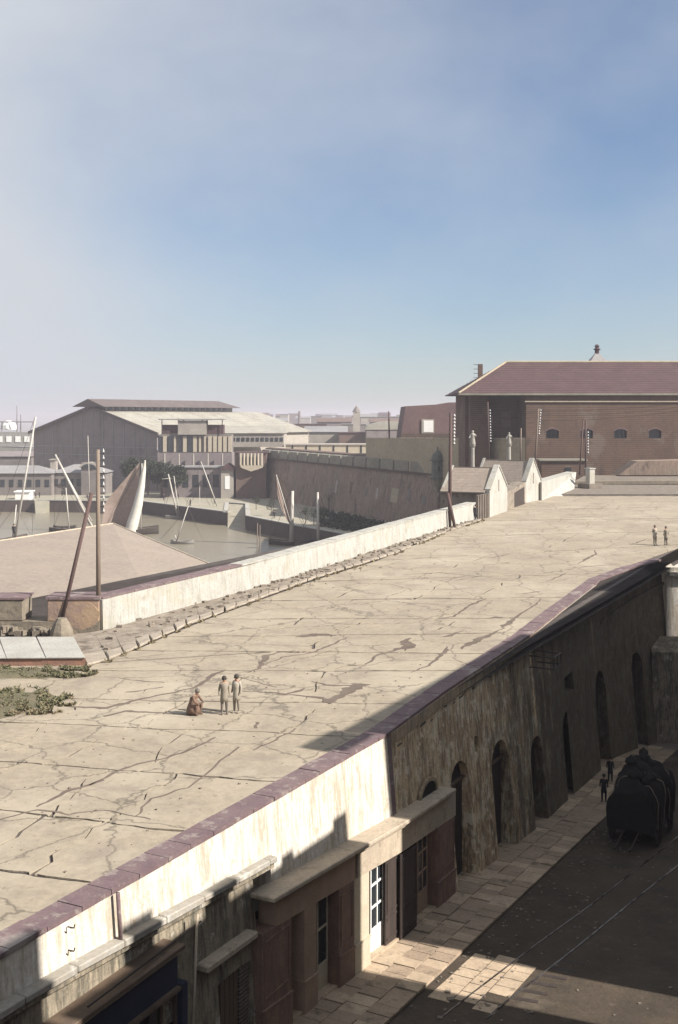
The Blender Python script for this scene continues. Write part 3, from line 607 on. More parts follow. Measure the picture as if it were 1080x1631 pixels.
for i in range(len(RW) - 1):
    n = cells[i]; nl = [0.0] + [(k + jit(.22)) / n for k in range(1, n)] + [1.0]; skew = [0.0] + [random.uniform(-.03, .09) for _ in range(1, n)] + [0.0]
    if i == 5: nl = [0, .22, .42, .60, .86, 1]; 
    wid = .5 * (RW[i][1] - RW[i][0]).length
    def cut(k, v):  # point on the k-th cross crack, v 0..1 from row i to i+1
        u0 = nl[k] - skew[k] / 2; u1 = nl[k] + skew[k] / 2
        A = rowpt(i, max(0, min(1, u0))); B = rowpt(i + 1, max(0, min(1, u1))); p = A.lerp(B, v)
        if 0 < k < n:
            d = (B - A).normalized(); q = Vector((-d.y, d.x)); p = p + q * wav(p.x, p.y, k * 5.1 + i, .55, .5) * min(1, v * 5, (1 - v) * 5)
        return p
    for k in range(n):
        ub0, ub1 = (nl[k] - skew[k] / 2, nl[k + 1] - skew[k + 1] / 2); ut0, ut1 = (nl[k] + skew[k] / 2, nl[k + 1] + skew[k + 1] / 2)
        pts = []
        N1 = 14; N2 = 9
        for q in range(N1): pts.append(rowpt(i, max(0, min(1, ub0 + (ub1 - ub0) * q / N1))) if q else cut(k, 0))
        for q in range(N2): pts.append(cut(k + 1, q / N2))
        for q in range(N1): pts.append(rowpt(i + 1, max(0, min(1, ut1 + (ut0 - ut1) * q / N1))) if q else cut(k + 1, 1))
        for q in range(N2): pts.append(cut(k, 1 - q / N2))
        c = sum(pts, Vector((0, 0))) / len(pts)
        # inset by a varying half gap
        m_ = len(pts); ins = []
        for q in range(m_):
            a, b = pts[q - 1], pts[(q + 1) % m_]; d = (b - a); d = d.normalized() if d.length > 1e-6 else Vector((1, 0)); nn_ = Vector((-d.y, d.x))
            p = pts[q]; gap = .034 + .075 * max(0, nz1(p.x * .35, p.y * .35, 3.3)) + .02 * nz1(p.x * 2, p.y * 2, 1)
            gap *= (1 + max(0, (p.y - 50)) * .016) * (1.45 if q <= N1 or N1 + N2 <= q <= 2 * N1 + N2 else 1.0)
            ins.append(p + nn_ * max(.018, gap))
        lift = .0
        bm = bmesh.new(); vs = [bm.verts.new((p.x, p.y, roofz(p.x, p.y) - .002)) for p in ins]
        try: f = bm.faces.new(vs)
        except Exception: bm.free(); continue
        f.normal_update()
        ex = bmesh.ops.extrude_face_region(bm, geom=[f]); bmesh.ops.translate(bm, vec=(0, 0, -.05), verts=[v for v in ex['geom'] if isinstance(v, bmesh.types.BMVert)])
        bmesh.ops.triangulate(bm, faces=[x for x in bm.faces if len(x.verts) > 4], ngon_method='EAR_CLIP')
        bmesh.ops.recalc_face_normals(bm, faces=bm.faces)
        me = bpy.data.meshes.new('roof_slab'); bm.to_mesh(me); bm.free(); me.materials.append(M['roof_cement'])
        link(bpy.data.objects.new('roof_slab', me), BLD)
# tarred repairs: widened cracks and blots seen on the terrace
def blot(path, name='tar_patch', mname='tar_patch'):     # path: (px, py, half width in metres)
    P = []
    for (x0, y0, w0), (x1, y1, w1) in zip(path, path[1:]):
        for k in range(6): u = k / 6; P.append((RP(x0 + (x1 - x0) * u, y0 + (y1 - y0) * u), w0 + (w1 - w0) * u))
    P.append((RP(path[-1][0], path[-1][1]), path[-1][2]))
    Lp, Rp_ = [], []
    for k, (p, w) in enumerate(P):
        a = P[max(0, k - 1)][0]; b = P[min(len(P) - 1, k + 1)][0]; d = (b - a); d.z = 0; d.normalize(); n = Vector((-d.y, d.x, 0))
        p = p + n * .16 * nz1(p.x * 1.7, p.y * 1.7, 5)
        w *= .72; w1 = w * (1 + .9 * nz1(p.x * 2.3, p.y * 2.3, 8)); w2 = w * (1 + .9 * nz1(p.x * 2.3, p.y * 2.3, 18))
        Lp.append(p + n * w1 + Vector((0, 0, .006))); Rp_.append(p - n * w2 + Vector((0, 0, .006)))
    m = MB(); nP = len(P)
    m.add([v - Vector((0, 0, .03)) for v in Lp + Rp_] + Lp + Rp_, [(k + 2 * nP, k + 1 + 2 * nP, nP + k + 1 + 2 * nP, nP + k + 2 * nP) for k in range(nP - 1)] + [(k, k + 1, k + 1 + 2 * nP, k + 2 * nP) for k in range(nP - 1)] + [(nP + k, nP + k + 1, 3 * nP + k + 1, 3 * nP + k) for k in range(nP - 1)])
    m.build(name, mname, BLD)
BL = [
 [(470, 1014, .05), (487, 1013, .45), (505, 1011, .55), (522, 1011, .35), (536, 1012, .05)],
 [(415, 1061, .04), (450, 1047, .07), (495, 1040, .06), (520, 1030, .12), (553, 1015, .06)],
 [(583, 1059, .05), (604, 1043, .16), (630, 1036, .12), (650, 1030, .5), (644, 1022, .3), (652, 1016, .08)],
 [(652, 1028, .4), (660, 1026, .08)],
 [(655, 1071, .04), (682, 1060, .1), (700, 1046, .14), (712, 1036, .2), (711, 1030, .06)],
 [(735, 1034, .05), (752, 1022, .35), (775, 1014, .3), (786, 1008, .12), (803, 1000, .05)],
 [(705, 1014, .05), (718, 1013, .28), (728, 1007, .1), (742, 1005, .05)],
 [(698, 986, .05), (722, 982, .10), (742, 968, .13), (765, 957, .12), (775, 953, .05)],
 [(775, 986, .05), (790, 983, .28), (806, 985, .05)],
 [(800, 1000, .05), (806, 995, .3), (825, 980, .1), (855, 962, .08), (862, 953, .04)],
 [(500, 1110, .06), (525, 1117, .35), (545, 1108, .30), (560, 1098, .55), (575, 1091, .35), (590, 1090, .06)],
 [(498, 1085, .05), (520, 1091, .12), (560, 1092, .08)],
 [(440, 1106, .04), (480, 1108, .10), (515, 1112, .14)],
 [(380, 1100, .05), (420, 1102, .08), (455, 1105, .12), (478, 1100, .16), (484, 1096, .05)],
 [(395, 1072, .04), (412, 1065, .1), (424, 1045, .28), (436, 1041, .1), (470, 1036, .05)],
 [(100, 1097, .08), (150, 1104, .12), (210, 1102, .10), (260, 1094, .06)],
 [(60, 1120, .1), (120, 1126, .16), (170, 1127, .2), (215, 1116, .18), (250, 1108, .12), (300, 1098, .08), (320, 1091, .14), (338, 1076, .18), (360, 1067, .08)],
 [(190, 1080, .05), (230, 1085, .07), (262, 1087, .05)],
 [(165, 1141, .1), (200, 1133, .22), (240, 1135, .1), (300, 1138, .12), (355, 1138, .05)],
 [(380, 1078, .04), (440, 1095, .05)],
 [(140, 1250, .05), (165, 1240, .08), (200, 1222, .12), (260, 1208, .08), (300, 1195, .1), (345, 1175, .07)],
 [(0, 1305, .04), (60, 1290, .07), (110, 1298, .08), (165, 1290, .05), (240, 1305, .04)],
 [(60, 1285, .05), (100, 1262, .12), (140, 1250, .10), (165, 1242, .08)],
 [(215, 1300, .04), (240, 1272, .06), (300, 1255, .05), (380, 1190, .07)],
 [(405, 1195, .05), (440, 1178, .08), (470, 1160, .05)],
 [(405, 1160, .1), (412, 1150, .1), (404, 1139, .05)],
 [(640, 916, .03), (700, 912, .12), (760, 918, .04)],
 [(870, 926, .04), (890, 918, .10), (905, 912, .04)], [(920, 898, .03), (935, 890, .2), (950, 882, .12), (947, 876, .04)],
 [(900, 905, .03), (930, 903, .1), (985, 898, .03)], [(700, 925, .05), (740, 918, .06)],
 [(780, 889, .03), (800, 885, .15), (812, 882, .03)], [(1005, 868, .03), (1020, 862, .15), (1032, 858, .03)],
 [(820, 947, .03), (845, 944, .12), (860, 942, .03)], [(560, 955, .03), (640, 953, .08), (690, 952, .06), (765, 955, .05)],
 [(690, 940, .03), (735, 938, .05)],
]
for b in BL: blot(b)

# ------------------------------------------------------------------ shop fronts
def shopbox(par, name, mname, x0, x1, o0, o1, zb, zt, **kw):
    """box between two picture columns measured on the plane at offset o1; zb / zt functions of t"""
    a, b = TT(x0, o1), TT(x1, o1)
    return MB().fbox(a, b, o0, o1, zb(a), zt(a), zb(b), zt(b)).build(name, mname, par, **kw)
SO = .78
def linz(p, q, o):
    ta, tb = TT(p[0], o), TT(q[0], o); za, zb = ZZ(p[0], p[1], o), ZZ(q[0], q[1], o)
    return lambda t: za + (zb - za) * (t - ta) / (tb - ta)
SHOPS = []
fz = linz((465, 1461), (625, 1366), SO)              # underside of the fascia
czt = linz((438, 1431), (725, 1257), 1.12)           # top lip of the cornice
sh = thing('shop_front', 'maroon shop front with three pilasters and two doorways in the shade', 'shop front', f3(TT(490, SO), SO, pz(-8)))
sh2 = thing('shop_front', 'shop front by the bend with a cream sunlit pilaster and open shutters', 'shop front', f3(TT(640, SO), SO, pz(0)))
sh['group'] = 'shop fronts under the long wall'; sh2['group'] = 'shop fronts under the long wall'
def front(par, x0, x1, fm):
    a, b = TT(x0, 1.12), TT(x1, 1.12)
    MB().fbox(a, b, .1, 1.12, czt(a) - .16, czt(a), czt(b) - .16, czt(b)).build('cornice', 'cornice_stone', par, bevel=.03)
    a, b = TT(x0 + 4, .95), TT(x1 - 2, .95)
    MB().fbox(a, b, .1, .95, czt(a) - .30, czt(a) - .165, czt(b) - .30, czt(b) - .165).build('moulding', fm, par)
    a, b = TT(x0 + 3, SO), TT(x1 - 1, SO)
    MB().fbox(a, b, .1, SO, fz(a), czt(a) - .30, fz(b), czt(b) - .30).build('fascia', fm, par)
front(sh, 437, 567, 'fascia_paint'); front(sh2, 567.6, 727, 'cornice_stone')
# near-black panels behind both fronts, painting in the shade indoors
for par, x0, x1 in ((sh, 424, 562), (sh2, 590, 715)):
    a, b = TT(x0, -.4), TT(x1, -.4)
    MB().fbox(a, b, -.6, -.4, pz(a) - .5, czt(a), pz(b) - .5, czt(b)).build('interior_shade', 'black_void', par)
fl = lambda t: pz(t) - .2
def pil(par, x0, x1, mname, panel=False, o=SO, plinth=True, mpl=None):
    a, b = TT(x0, o), TT(x1, o)
    p = MB().fbox(a, b, -.1, o, fl(a), fz(a), fl(b), fz(b)).build('pilaster', mname, par)
    if plinth:
        MB().fbox(a - .03, b + .03, 0, o + .05, fl(a), pz(a) + 1.05, fl(b), pz(b) + 1.05).build('plinth', mpl or mname, p)
        MB().fbox(a - .05, b + .05, 0, o + .08, pz(a) + 1.05, pz(a) + 1.13, pz(b) + 1.05, pz(b) + 1.13).build('plinth_cap', mpl or mname, p)
    if panel:
        w = (b - a); e = .12
        for (s0, s1, z0, z1) in ((a + e, b - e, 1.4, 1.46), (a + e, b - e, fz(a) - pz(a) - .36, fz(a) - pz(a) - .3), (a + e, a + e + .06, 1.46, fz(a) - pz(a) - .36), (b - e - .06, b - e, 1.46, fz(a) - pz(a) - .36)):
            MB().fbox(s0, s1, o - .02, o + .035, pz(a) + z0, pz(a) + z1).build('panel_trim', mname, p)
    return p
pil(sh, 418, 464, 'maroon_paint', True); pil(sh, 485, 504, 'fascia_paint'); pil(sh, 540, 563.5, 'maroon_paint', True)
pil(sh2, 564.5, 588, 'cream_paint'); pil(sh2, 697, 724, 'maroon_paint', True)
# doors
def door(par, x0, x1, o, mlow, mtop, zt_=None, panes=2, th=.06, rail=.95):
    a, b = TT(x0, o), TT(x1, o); z0 = pz(a) - .1; z1 = (zt_ or fz(a)) ; 
    d = MB().fbox(a, b, o - th, o, z0, z0 + rail).build('door', mlow, par)
    w = .07
    for (s0, s1) in ((a, a + w), (b - w, b), ((a + b) / 2 - w / 2, (a + b) / 2 + w / 2))[:3 if b - a > .9 else 2]:
        MB().fbox(s0, s1, o - th, o + .01, z0 + rail, z1).build('stile', mlow, d)
    for k in range(panes + 1):
        zz = z0 + rail + (z1 - z0 - rail - .08) * k / panes
        MB().fbox(a + w, b - w, o - th, o + .005, zz, zz + .08).build('glazing_bar', mlow, d)
    MB().fbox(a + .02, b - .02, o - th + .02, o - th + .03, z0 + rail, z1).build('pane', mtop, d)
    return d
door(sh, 505, 522, .35, 'cream_paint', 'glass_dark'); door(sh, 466, 476, .05, 'dark_wood', 'glass_dark')
door(sh2, 590, 611, .42, 'white_paint', 'glass_dark', panes=3)
door(sh2, 665, 681, .42, 'fascia_paint', 'glass_dark', panes=3)
# open shutter leaves of the second shop, folded against the front
def shutter(par, x0, x1, o, mname, lab=None):
    a, b = TT(x0, o), TT(x1, o); zt_ = fz(a) - .08; z0 = pz(a) + .02
    d = MB().fbox(a, b, o - .06, o, z0, zt_, pz(b) + .02, fz(b) - .08).build('shutter', mname, par)
    e = .12
    for z_a, z_b in ((1.25, 1.33), (zt_ - z0 - .25, zt_ - z0 - .17), (.2, .28), (1.0, 1.08)): MB().fbox(a + e, b - e, o, o + .03, z0 + z_a, z0 + z_b).build('panel_trim', mname, d)
    for s0, s1 in ((a + e, a + e + .07), (b - e - .07, b - e)): MB().fbox(s0, s1, o, o + .03, z0 + 1.33, zt_ - .25).build('panel_trim', mname, d)
    return d
shutter(sh2, 614, 637, .62, 'dark_wood'); shutter(sh2, 638, 664, .80, 'dark_wood')
# steps / thresholds
for par, x0, x1 in ((sh, 464, 485), (sh, 504, 540), (sh2, 588, 697)):
    a, b = TT(x0, SO), TT(x1, SO); MB().fbox(a, b, -.3, SO - .05, pz(a) - .4, pz(a) + .07, pz(b) - .4, pz(b) + .07).build('threshold', 'paving_pale', par)

# third shop at the lower left: ledge, mouldy wall, louvred door, dark blue board
a, b = -46, T444
seg = a
m = MB()
tt_ = a
while tt_ < b - .1:
    L = min(1.9, b - tt_)
    MB().fbox(tt_ + .01, tt_ + L - .01, .05, .46, lz(tt_) - .2 + jit(.02), lz(tt_) + jit(.02), lz(tt_ + L) - .2, lz(tt_ + L)).build('ledge_stone', 'limewash_worn', BLD, bevel=.03)
    MB().fbox(tt_ + .01, tt_ + L - .01, .05, .34, lz(tt_) - .38, lz(tt_) - .205, lz(tt_ + L) - .38, lz(tt_ + L) - .205).build('ledge_moulding', 'plaster_mould', BLD)
    tt_ += L
# downpipe on the sunlit wall and on the mouldy one
m = MB(); t_ = TT(190, .25); m.tube(f3(t_, .2, topz(t_) + .02), f3(t_, .30, lz(t_) - .05), .06); m.build('downpipe', 'coping_red', BLD, smooth=True)
m = MB(); t_ = TT(318, .7); m.tube(f3(t_, .62, lz(t_) - .3), f3(TT(306, .7), .66, 2.0), .04); m.build('downpipe', 'cornice_stone', BLD, smooth=True)
# iron hooks
for py in (1478, 1515):
    t_ = TT(115, .2); z_ = ZZ(115, py, .2); m = MB()
    p = f3(t_, .05, z_); q_ = f3(t_, .26, z_ + .01); m.tube(p, q_, .018); m.tube(q_, q_ + Vector((.02, 0, .09)), .016); m.tube(q_, q_ + Vector((-.1, -.04, .02)), .016)
    m.build('iron_hook', 'iron', BLD)
s3 = thing('louvred_doorway', 'old plank and louvred double door under a slanting stone lintel in the mouldy wall', 'door', f3(TT(380, .5), .5, pz(-12)))
hz = linz((334, 1538), (412, 1482), .7)
a, b = TT(332, .72), TT(412, .72)
MB().fbox(a, b, .1, .72, hz(a) - .22, hz(a), hz(b) - .22, hz(b)).build('lintel', 'cornice_stone', s3, bevel=.04)
a, b = TT(352, .35), TT(380, .35)
lf = MB().fbox(a, b, .2, .28, 1.0, hz(a) - .2).build('door_leaf', 'old_wood', s3)
for i in range(4): MB().fbox(a + (b - a) * i / 4 + .02, a + (b - a) * (i + 1) / 4 - .02, .28, .33, 1.0, hz(a) - .25).build('plank', 'old_wood', lf)
a, b = TT(381, .35), TT(404, .35)
lf = MB().fbox(a, b, .2, .26, 1.0, hz(a) - .2).build('shutter', 'dark_wood', s3)
for i in range(22):
    z_ = hz(b) - .35 - i * .13; 
    MB().fbox(a + .06, b - .06, .26, .33, z_, z_ + .06).build('louvre', 'stone_block', lf)
s4 = thing('corner_shop', 'shop with a dark blue sign board under a stone ledge at the lower left', 'shop front', f3(TT(200, .6), .6, pz(-16)))
bt = linz((160, 1602), (292, 1506), .95)
a, b = TT(60, .95), TT(296, .95)
MB().fbox(a, b, .1, .95, bt(a) - .14, bt(a), bt(b) - .14, bt(b)).build('cornice', 'old_wood', s4, bevel=.02)
MB().fbox(a, b, .1, .78, bt(a) - .30, bt(a) - .145, bt(b) - .30, bt(b) - .145).build('moulding', 'cornice_stone', s4)
MB().fbox(a, b, .1, .66, bt(a) - 1.25, bt(a) - .30, bt(b) - 1.25, bt(b) - .30).build('sign_board', 'blue_board', s4)
MB().fbox(a, b, .1, .80, bt(a) - 1.36, bt(a) - 1.26, bt(b) - 1.36, bt(b) - 1.26).build('lower_moulding', 'old_wood', s4)
for x0, x1 in ((238, 250), (290, 299), (180, 192)): 
    a1, b1 = TT(x0, .66), TT(x1, .66); MB().fbox(a1, b1, .1, .66, fl(a1), bt(a1) - 1.36).build('post', 'dark_wood' if x0 != 290 else 'blue_board', s4)
a1, b1 = TT(256, .5), TT(284, .5)
for (q0, q1, z0, z1) in ((a1, b1, -.1, 0), (a1, a1 + .12, -2.5, -.1), (b1 - .12, b1, -2.5, -.1)): MB().fbox(q0, q1, .4, .5, bt(a1) - 1.45 + z0, bt(a1) - 1.45 + z1).build('frame', 'old_wood', s4)
MB().fbox(TT(60, 0), TT(296, 0), -.3, -.1, 0, 6).build('interior_shade', 'black_void', s4)  # near-black panel paints in the shade inside this shop
# iron rod along the top of the board
m = MB(); m.tube(f3(TT(140, 1.0), 1.0, bt(TT(140, 1.0)) + .25), f3(TT(322, .6), .55, ZZ(322, 1468, .6)), .03); m.build('rod', 'iron', s4)

# ------------------------------------------------------------------ raised strip and parapet on the harbour side
strip = MB()
base_px = [(112, 1014), (165, 1008), (280, 973), (400, 941), (500, 911), (598, 879), (711, 840), (759, 828)]
curb_px = [(138, 1062), (165, 1056), (222, 1032), (296, 998), (400, 960), (497, 924), (629, 883), (711, 848), (768, 829)]
def path_pts(px, n):
    P = [RP(*p) for p in px]; L = [0]
    for a, b in zip(P, P[1:]): L.append(L[-1] + (b - a).length)
    o = []
    for k in range(n):
        d = L[-1] * k / (n - 1); i = max(j for j in range(len(L)) if L[j] <= d + 1e-9); i = min(i, len(P) - 2)
        o.append(P[i].lerp(P[i + 1], (d - L[i]) / (L[i + 1] - L[i])))
    return o
NB = 46
A = path_pts(base_px, NB); B = path_pts(curb_px, NB)
ST = thing('raised_walk', 'broken stone kerb and rubble walk along the foot of the white parapet', 'walkway', B[0])
m = MB()
for k in range(NB - 1):
    a, b, c, d = A[k], A[k + 1], B[k + 1], B[k]; up = Vector((0, 0, .13)); 
    c2, d2 = c.lerp(b, .22), d.lerp(a, .22)
    m.hexa([d2, c2, b, a, d2 + up + Vector((0, 0, jit(.05))), c2 + up, b + up, a + up])
m.build('walk_fill', 'rubble', ST)
for k in range(NB - 1):
    if 30 < k and k % 7 == 3: continue
    a, b, c, d = A[k], A[k + 1], B[k + 1], B[k]; g_ = .03
    c1, d1 = c.lerp(d, g_), d.lerp(c, g_); e = .26 + jit(.05)
    c2, d2 = c1.lerp(b, e), d1.lerp(a, e); j = Vector((jit(.08), jit(.08), 0)); h0 = Vector((0, 0, .16 + jit(.05))); h1 = Vector((0, 0, .16 + jit(.05)))
    MB().hexa([d1 + j, c1 - j * .5, c2, d2, d1 + j + h0, c1 - j * .5 + h1, c2 + h1, d2 + h0]).build('kerb_stone', 'kerb_stone', ST, bevel=.05)
m = MB()
for k in range(260):
    u = random.random() ** .8; i = int(u * (NB - 2)); v = random.uniform(.3, .95); p = B[i].lerp(A[i], v) + Vector((jit(.5), jit(.5), .13)); r = random.uniform(.06, .2)
    m.box((p.x, p.y, p.z + r * .2), (r * 2, r * 1.5, r), random.random() * 3)
tag(m.build('loose_stone', 'rubble', ST), kind='stuff')
# parapet
PP = path_pts([(165, 1006), (400, 941), (598, 879), (759, 828)], 12)
PW = thing('parapet_wall', 'long whitewashed parapet wall running away along the harbour edge of the roof', 'wall', PP[0])
dirp = (PP[-1] - PP[0]); dirp.z = 0; dirp.normalize(); np_ = Vector((-dirp.y, dirp.x, 0))
m = MB(); c = MB()
for a, b, i in zip(PP, PP[1:], range(11)):
    h0, h1 = 1.92 - i * .015, 1.92 - (i + 1) * .015; w = np_ * 1.1
    m.hexa([a, b, b + w, a + w, a + Vector((0, 0, h0)) + np_ * .12, b + Vector((0, 0, h1)) + np_ * .12, b + w + Vector((0, 0, h1)), a + w + Vector((0, 0, h0))])
m.build('wall', 'parapet_lime', PW)
Q = path_pts([(165, 1006), (400, 941), (598, 879), (759, 828)], 44)
for i in range(43):
    a, b = Q[i], Q[i + 1]; h = Vector((0, 0, 1.92 - i * .165 / 43 + .004)); w = np_ * 1.16; a_ = a.lerp(b, .012); b_ = b.lerp(a, .012); o_ = np_ * .07; dz = Vector((0, 0, .10 + jit(.015)))
    MB().hexa([a_ + h + o_, b_ + h + o_, b_ + h + w, a_ + h + w, a_ + h + o_ + dz, b_ + h + o_ + dz, b_ + h + w + dz, a_ + h + w + dz]).build('coping_stone', 'parapet_lime' if i > 9 else 'coping_red', PW)
# pilaster strip at the near end and a second ridge of masonry behind the middle
a = PP[0]; MB().hexa([a - dirp * .1 - np_ * .06, a + dirp * 2.2 - np_ * .06, a + dirp * 2.2 + np_ * .3, a - dirp * .1 + np_ * .3] + [v + Vector((0, 0, 1.9)) for v in (a - dirp * .1 - np_ * .0, a + dirp * 2.2 - np_ * .0, a + dirp * 2.2 + np_ * .3, a - dirp * .1 + np_ * .3)]).build('end_pier', 'parapet_lime', PW)

# crenellated corner on the left
MW = thing('merlon_wall', 'stained plaster battlement with a square embrasure at the left edge of the roof', 'wall', RP(80, 1008))
y0 = RP(80, 1008).y
def mx(px): return (px - HX) * y0 / F
def mz(py): return CH - (py - HY) * y0 / F
zb_ = roofz(mx(80), y0) - .1
def blockp(x0, x1, z0, z1, mname, name, dy0=0, dy1=2.0, **k):
    return MB().hexa([(mx(x0), y0 + dy0, z0), (mx(x1), y0 + dy0, z0), (mx(x1), y0 + dy1, z0), (mx(x0), y0 + dy1, z0), (mx(x0), y0 + dy0, z1), (mx(x1), y0 + dy0, z1), (mx(x1), y0 + dy1, z1), (mx(x0), y0 + dy1, z1)]).build(name, mname, MW, **k)
blockp(-300, 158, zb_, mz(990), 'merlon_stone', 'wall_base', -.05, 2.05)
blockp(-120, 37, mz(990), mz(955), 'merlon_stone', 'merlon', bevel=.08); blockp(75, 158, mz(990), mz(955), 'merlon_plaster', 'merlon', bevel=.05)
blockp(-300, -170, mz(990), mz(955), 'merlon_stone', 'merlon', bevel=.08)
blockp(-121, 39, mz(955), mz(952), 'coping_red', 'merlon_cap', -.06, 2.06); blockp(73, 160, mz(955), mz(951), 'coping_red', 'merlon_cap', -.06, 2.06)
# round worn plaster patch
pc = Vector((mx(130), y0 - .052, mz(980)))
m = MB(); ring = [pc + Vector((math.cos(a) * 1.05 * (1 + .1 * nz1(a * 2)), 0, math.sin(a) * .82 * (1 + .1 * nz1(a * 3)))) for a in [6.283 * i / 26 for i in range(26)]]
m.extr(ring, (0, .06, 0)); m.build('plaster_patch', 'merlon_plaster', MW)
m = MB()
for k in range(40):
    x = random.uniform(-10, 118); p = Vector((mx(x), y0 - random.uniform(.05, .6), zb_ + random.uniform(.05, .45))); r = random.uniform(.08, .26); m.box(p, (r * 2, r * 1.6, r * 1.4), random.random() * 3)
tag(m.build('loose_stone', 'merlon_stone', MW), kind='stuff')
# masonry foot of the leaning brace
m = MB(); bp_ = RP(97, 1017); m.lathe((bp_.x, bp_.y + .2, bp_.z - .1), [(.75, 0), (.66, .5), (.45, 1.0), (.28, 1.25)], 9); m.build('brace_footing', 'merlon_stone', MW)
# pale platform slab
PF = thing('stone_platform', 'pale worn stone platform with a brick edge beside the battlement', 'platform', RP(60, 1058))
P = [RP(-300, 1060), RP(136, 1060), RP(118, 1027), RP(-300, 1027)]
zt_ = .46
def lift(p, z): return Vector((p.x, p.y, roofz(p.x, p.y) + z))
MB().hexa([lift(p, -.05) for p in P] + [lift(p, zt_ - .08) for p in P]).build('base', 'brick_edge', PF)
n_ = 7
for i in range(n_):
    a, b = P[0].lerp(P[1], i / n_ + .0006), P[0].lerp(P[1], (i + 1) / n_ - .0006); d, c = P[3].lerp(P[2], i / n_ + .002), P[3].lerp(P[2], (i + 1) / n_ - .002)
    f_ = Vector((0, -.08 + jit(.03), 0))
    MB().hexa([lift(p, zt_ - .08) for p in (a + f_, b + f_, c, d)] + [lift(p, zt_) for p in (a + f_, b + f_, c, d)]).build('slab', 'pale_slab', PF, bevel=.02)

# weeds (uncountable)
def weeds(regions, name, mname, n, hmax):
    m = MB()
    for _ in range(n):
        rg = random.choice(regions); a = random.random() * 6.283; r = math.sqrt(random.random()); x, y = rg[0] + rg[2] * r * math.cos(a), rg[1] + rg[3] * r * math.sin(a)
        if nz1(x * .05, y * .12, 3) < -.02: continue
        p = RP(x, y, rg[4] if len(rg) > 4 else 0); h = hmax * random.uniform(.3, 1); d = random.random() * 6.283; w = random.uniform(.03, .09)
        e = Vector((math.cos(d), math.sin(d), 0)); tip = p + Vector((jit(.15), jit(.15), h))
        m.add([p - e * w, p + e * w, tip + e * w * .3, tip - e * w * .5], [(0, 1, 2, 3)])
    o = m.build(name, mname); return tag(o, kind='stuff')
RG = [(10, 1117, 110, 24), (60, 1120, 60, 16), (-60, 1120, 90, 26), (40, 1070, 90, 10), (-80, 1072, 120, 12), (110, 1072, 45, 8)]
tag(weeds(RG, 'weeds', 'weed', 8000, .17), 'low green weeds and dry growth on the roof at the left edge', 'weeds', kind='stuff')
tag(weeds(RG + [(45, 1131, 60, 8)], 'dry_grass', 'dry_weed', 8000, .14), 'dry brown grass among the weeds on the roof at the left', 'grass', kind='stuff')
gr = []
for i in range(NB): p = B[i]; gr.append((HX + F * p.x / p.y, HY + (CH - p.z) * F / p.y, 7 - i * .08, 3.0 - i * .03))
tag(weeds(gr + [(300, 995, 26, 5), (480, 930, 40, 5), (560, 905, 50, 5), (140, 1030, 40, 5), (120, 1052, 25, 6)], 'kerb_weeds', 'dry_weed', 3600, .16), 'dark tufts growing along the broken kerb', 'weeds', kind='stuff')
m = MB()
for _ in range(420):
    x, y = random.uniform(-20, 1000), random.uniform(800, 1400)
    p = RP(x, y); o_ = off_of(p)
    if o_ > -1.2 or (y < 1065 and x < 700 - (y - 845) * 2.6 + 20): continue
    r = random.uniform(.012, .045); m.box((p.x, p.y, p.z + r * .4), (r * 2, r * 1.6, r), random.random() * 3)
tag(m.build('roof_grit', 'rubble'), 'small loose grit and mortar crumbs scattered on the roof', 'grit', kind='stuff')
# earth under the weeds
def mound(px, py, rx, ry, name, mname, z0=.03):
    c = RP(px, py); ex = (RP(px + rx, py) - RP(px - rx, py)).length / 2; ey = (RP(px, py - ry) - RP(px, py + ry)).length / 2; m = MB(); vs = [c + Vector((0, 0, .12))]; n = 28
    for k, (q, z) in enumerate(((.5, .09), (1.0, -.02))):
        for i in range(n):
            a = 6.283 * i / n; w = 1 + .25 * nz1(math.cos(a) * 1.5, math.sin(a) * 1.5, px); vs.append(Vector((c.x + ex * q * w * math.cos(a), c.y + ey * q * w * math.sin(a), c.z + z)))
    m.add(vs, [(0, 1 + i, 1 + (i + 1) % n) for i in range(n)] + [(1 + i, 1 + n + i, 1 + n + (i + 1) % n, 1 + (i + 1) % n) for i in range(n)])
    o = m.build(name, mname, None, smooth=True); return tag(o, kind='structure')
mat('weedy_earth', (.15, .125, .08), (.09, .085, .05), 1.5, .95, .05)
mound(-20, 1120, 110, 26, 'soil', 'weedy_earth'); mound(20, 1072, 130, 11, 'soil', 'weedy_earth')

# ------------------------------------------------------------------ telegraph poles
POLEG = 'telegraph poles'
def pole(label, base, top, r=.14, ins=None, side=1, brace=None, mname='pole_wood', cat='telegraph pole', step=None, isz=.058, arms=True):
    base = Vector(base); top = Vector(top)
    t = thing('telegraph_pole', label, cat, base, POLEG)
    MB().tube(base - Vector((0, 0, .1)), top, r, r * .75, 10).build('shaft', mname, t, smooth=True)
    if brace: MB().tube(Vector(brace[0]), Vector(brace[1]), r * .8, r * .8, 8).build('brace', 'brace_wood', t, smooth=True)
    if ins:
        z0, z1, n = ins
        for k in range(n):
            z = z1 + (z0 - z1) * k / (n - 1); u = (z - base.z) / (top.z - base.z); c = base.lerp(top, u); x = side * (r + .18)
            b = MB(); b.tube(c, c + Vector((x, 0, -.02)), .02, n=5); b.tube(c + Vector((x, 0, -.02)), c + Vector((x, 0, .06)), .015, n=5); bo = b.build('insulator_bracket', 'iron', t)
            MB().lathe(c + Vector((x, 0, .05)), [(isz * .9, 0), (isz, .05), (isz * .75, .12), (isz * .5, .14), (isz * .55, .2), (isz * .2, .24)], 8).build('insulator', 'porcelain', bo, smooth=True)
    return t
yb = RP(156, 1003).y
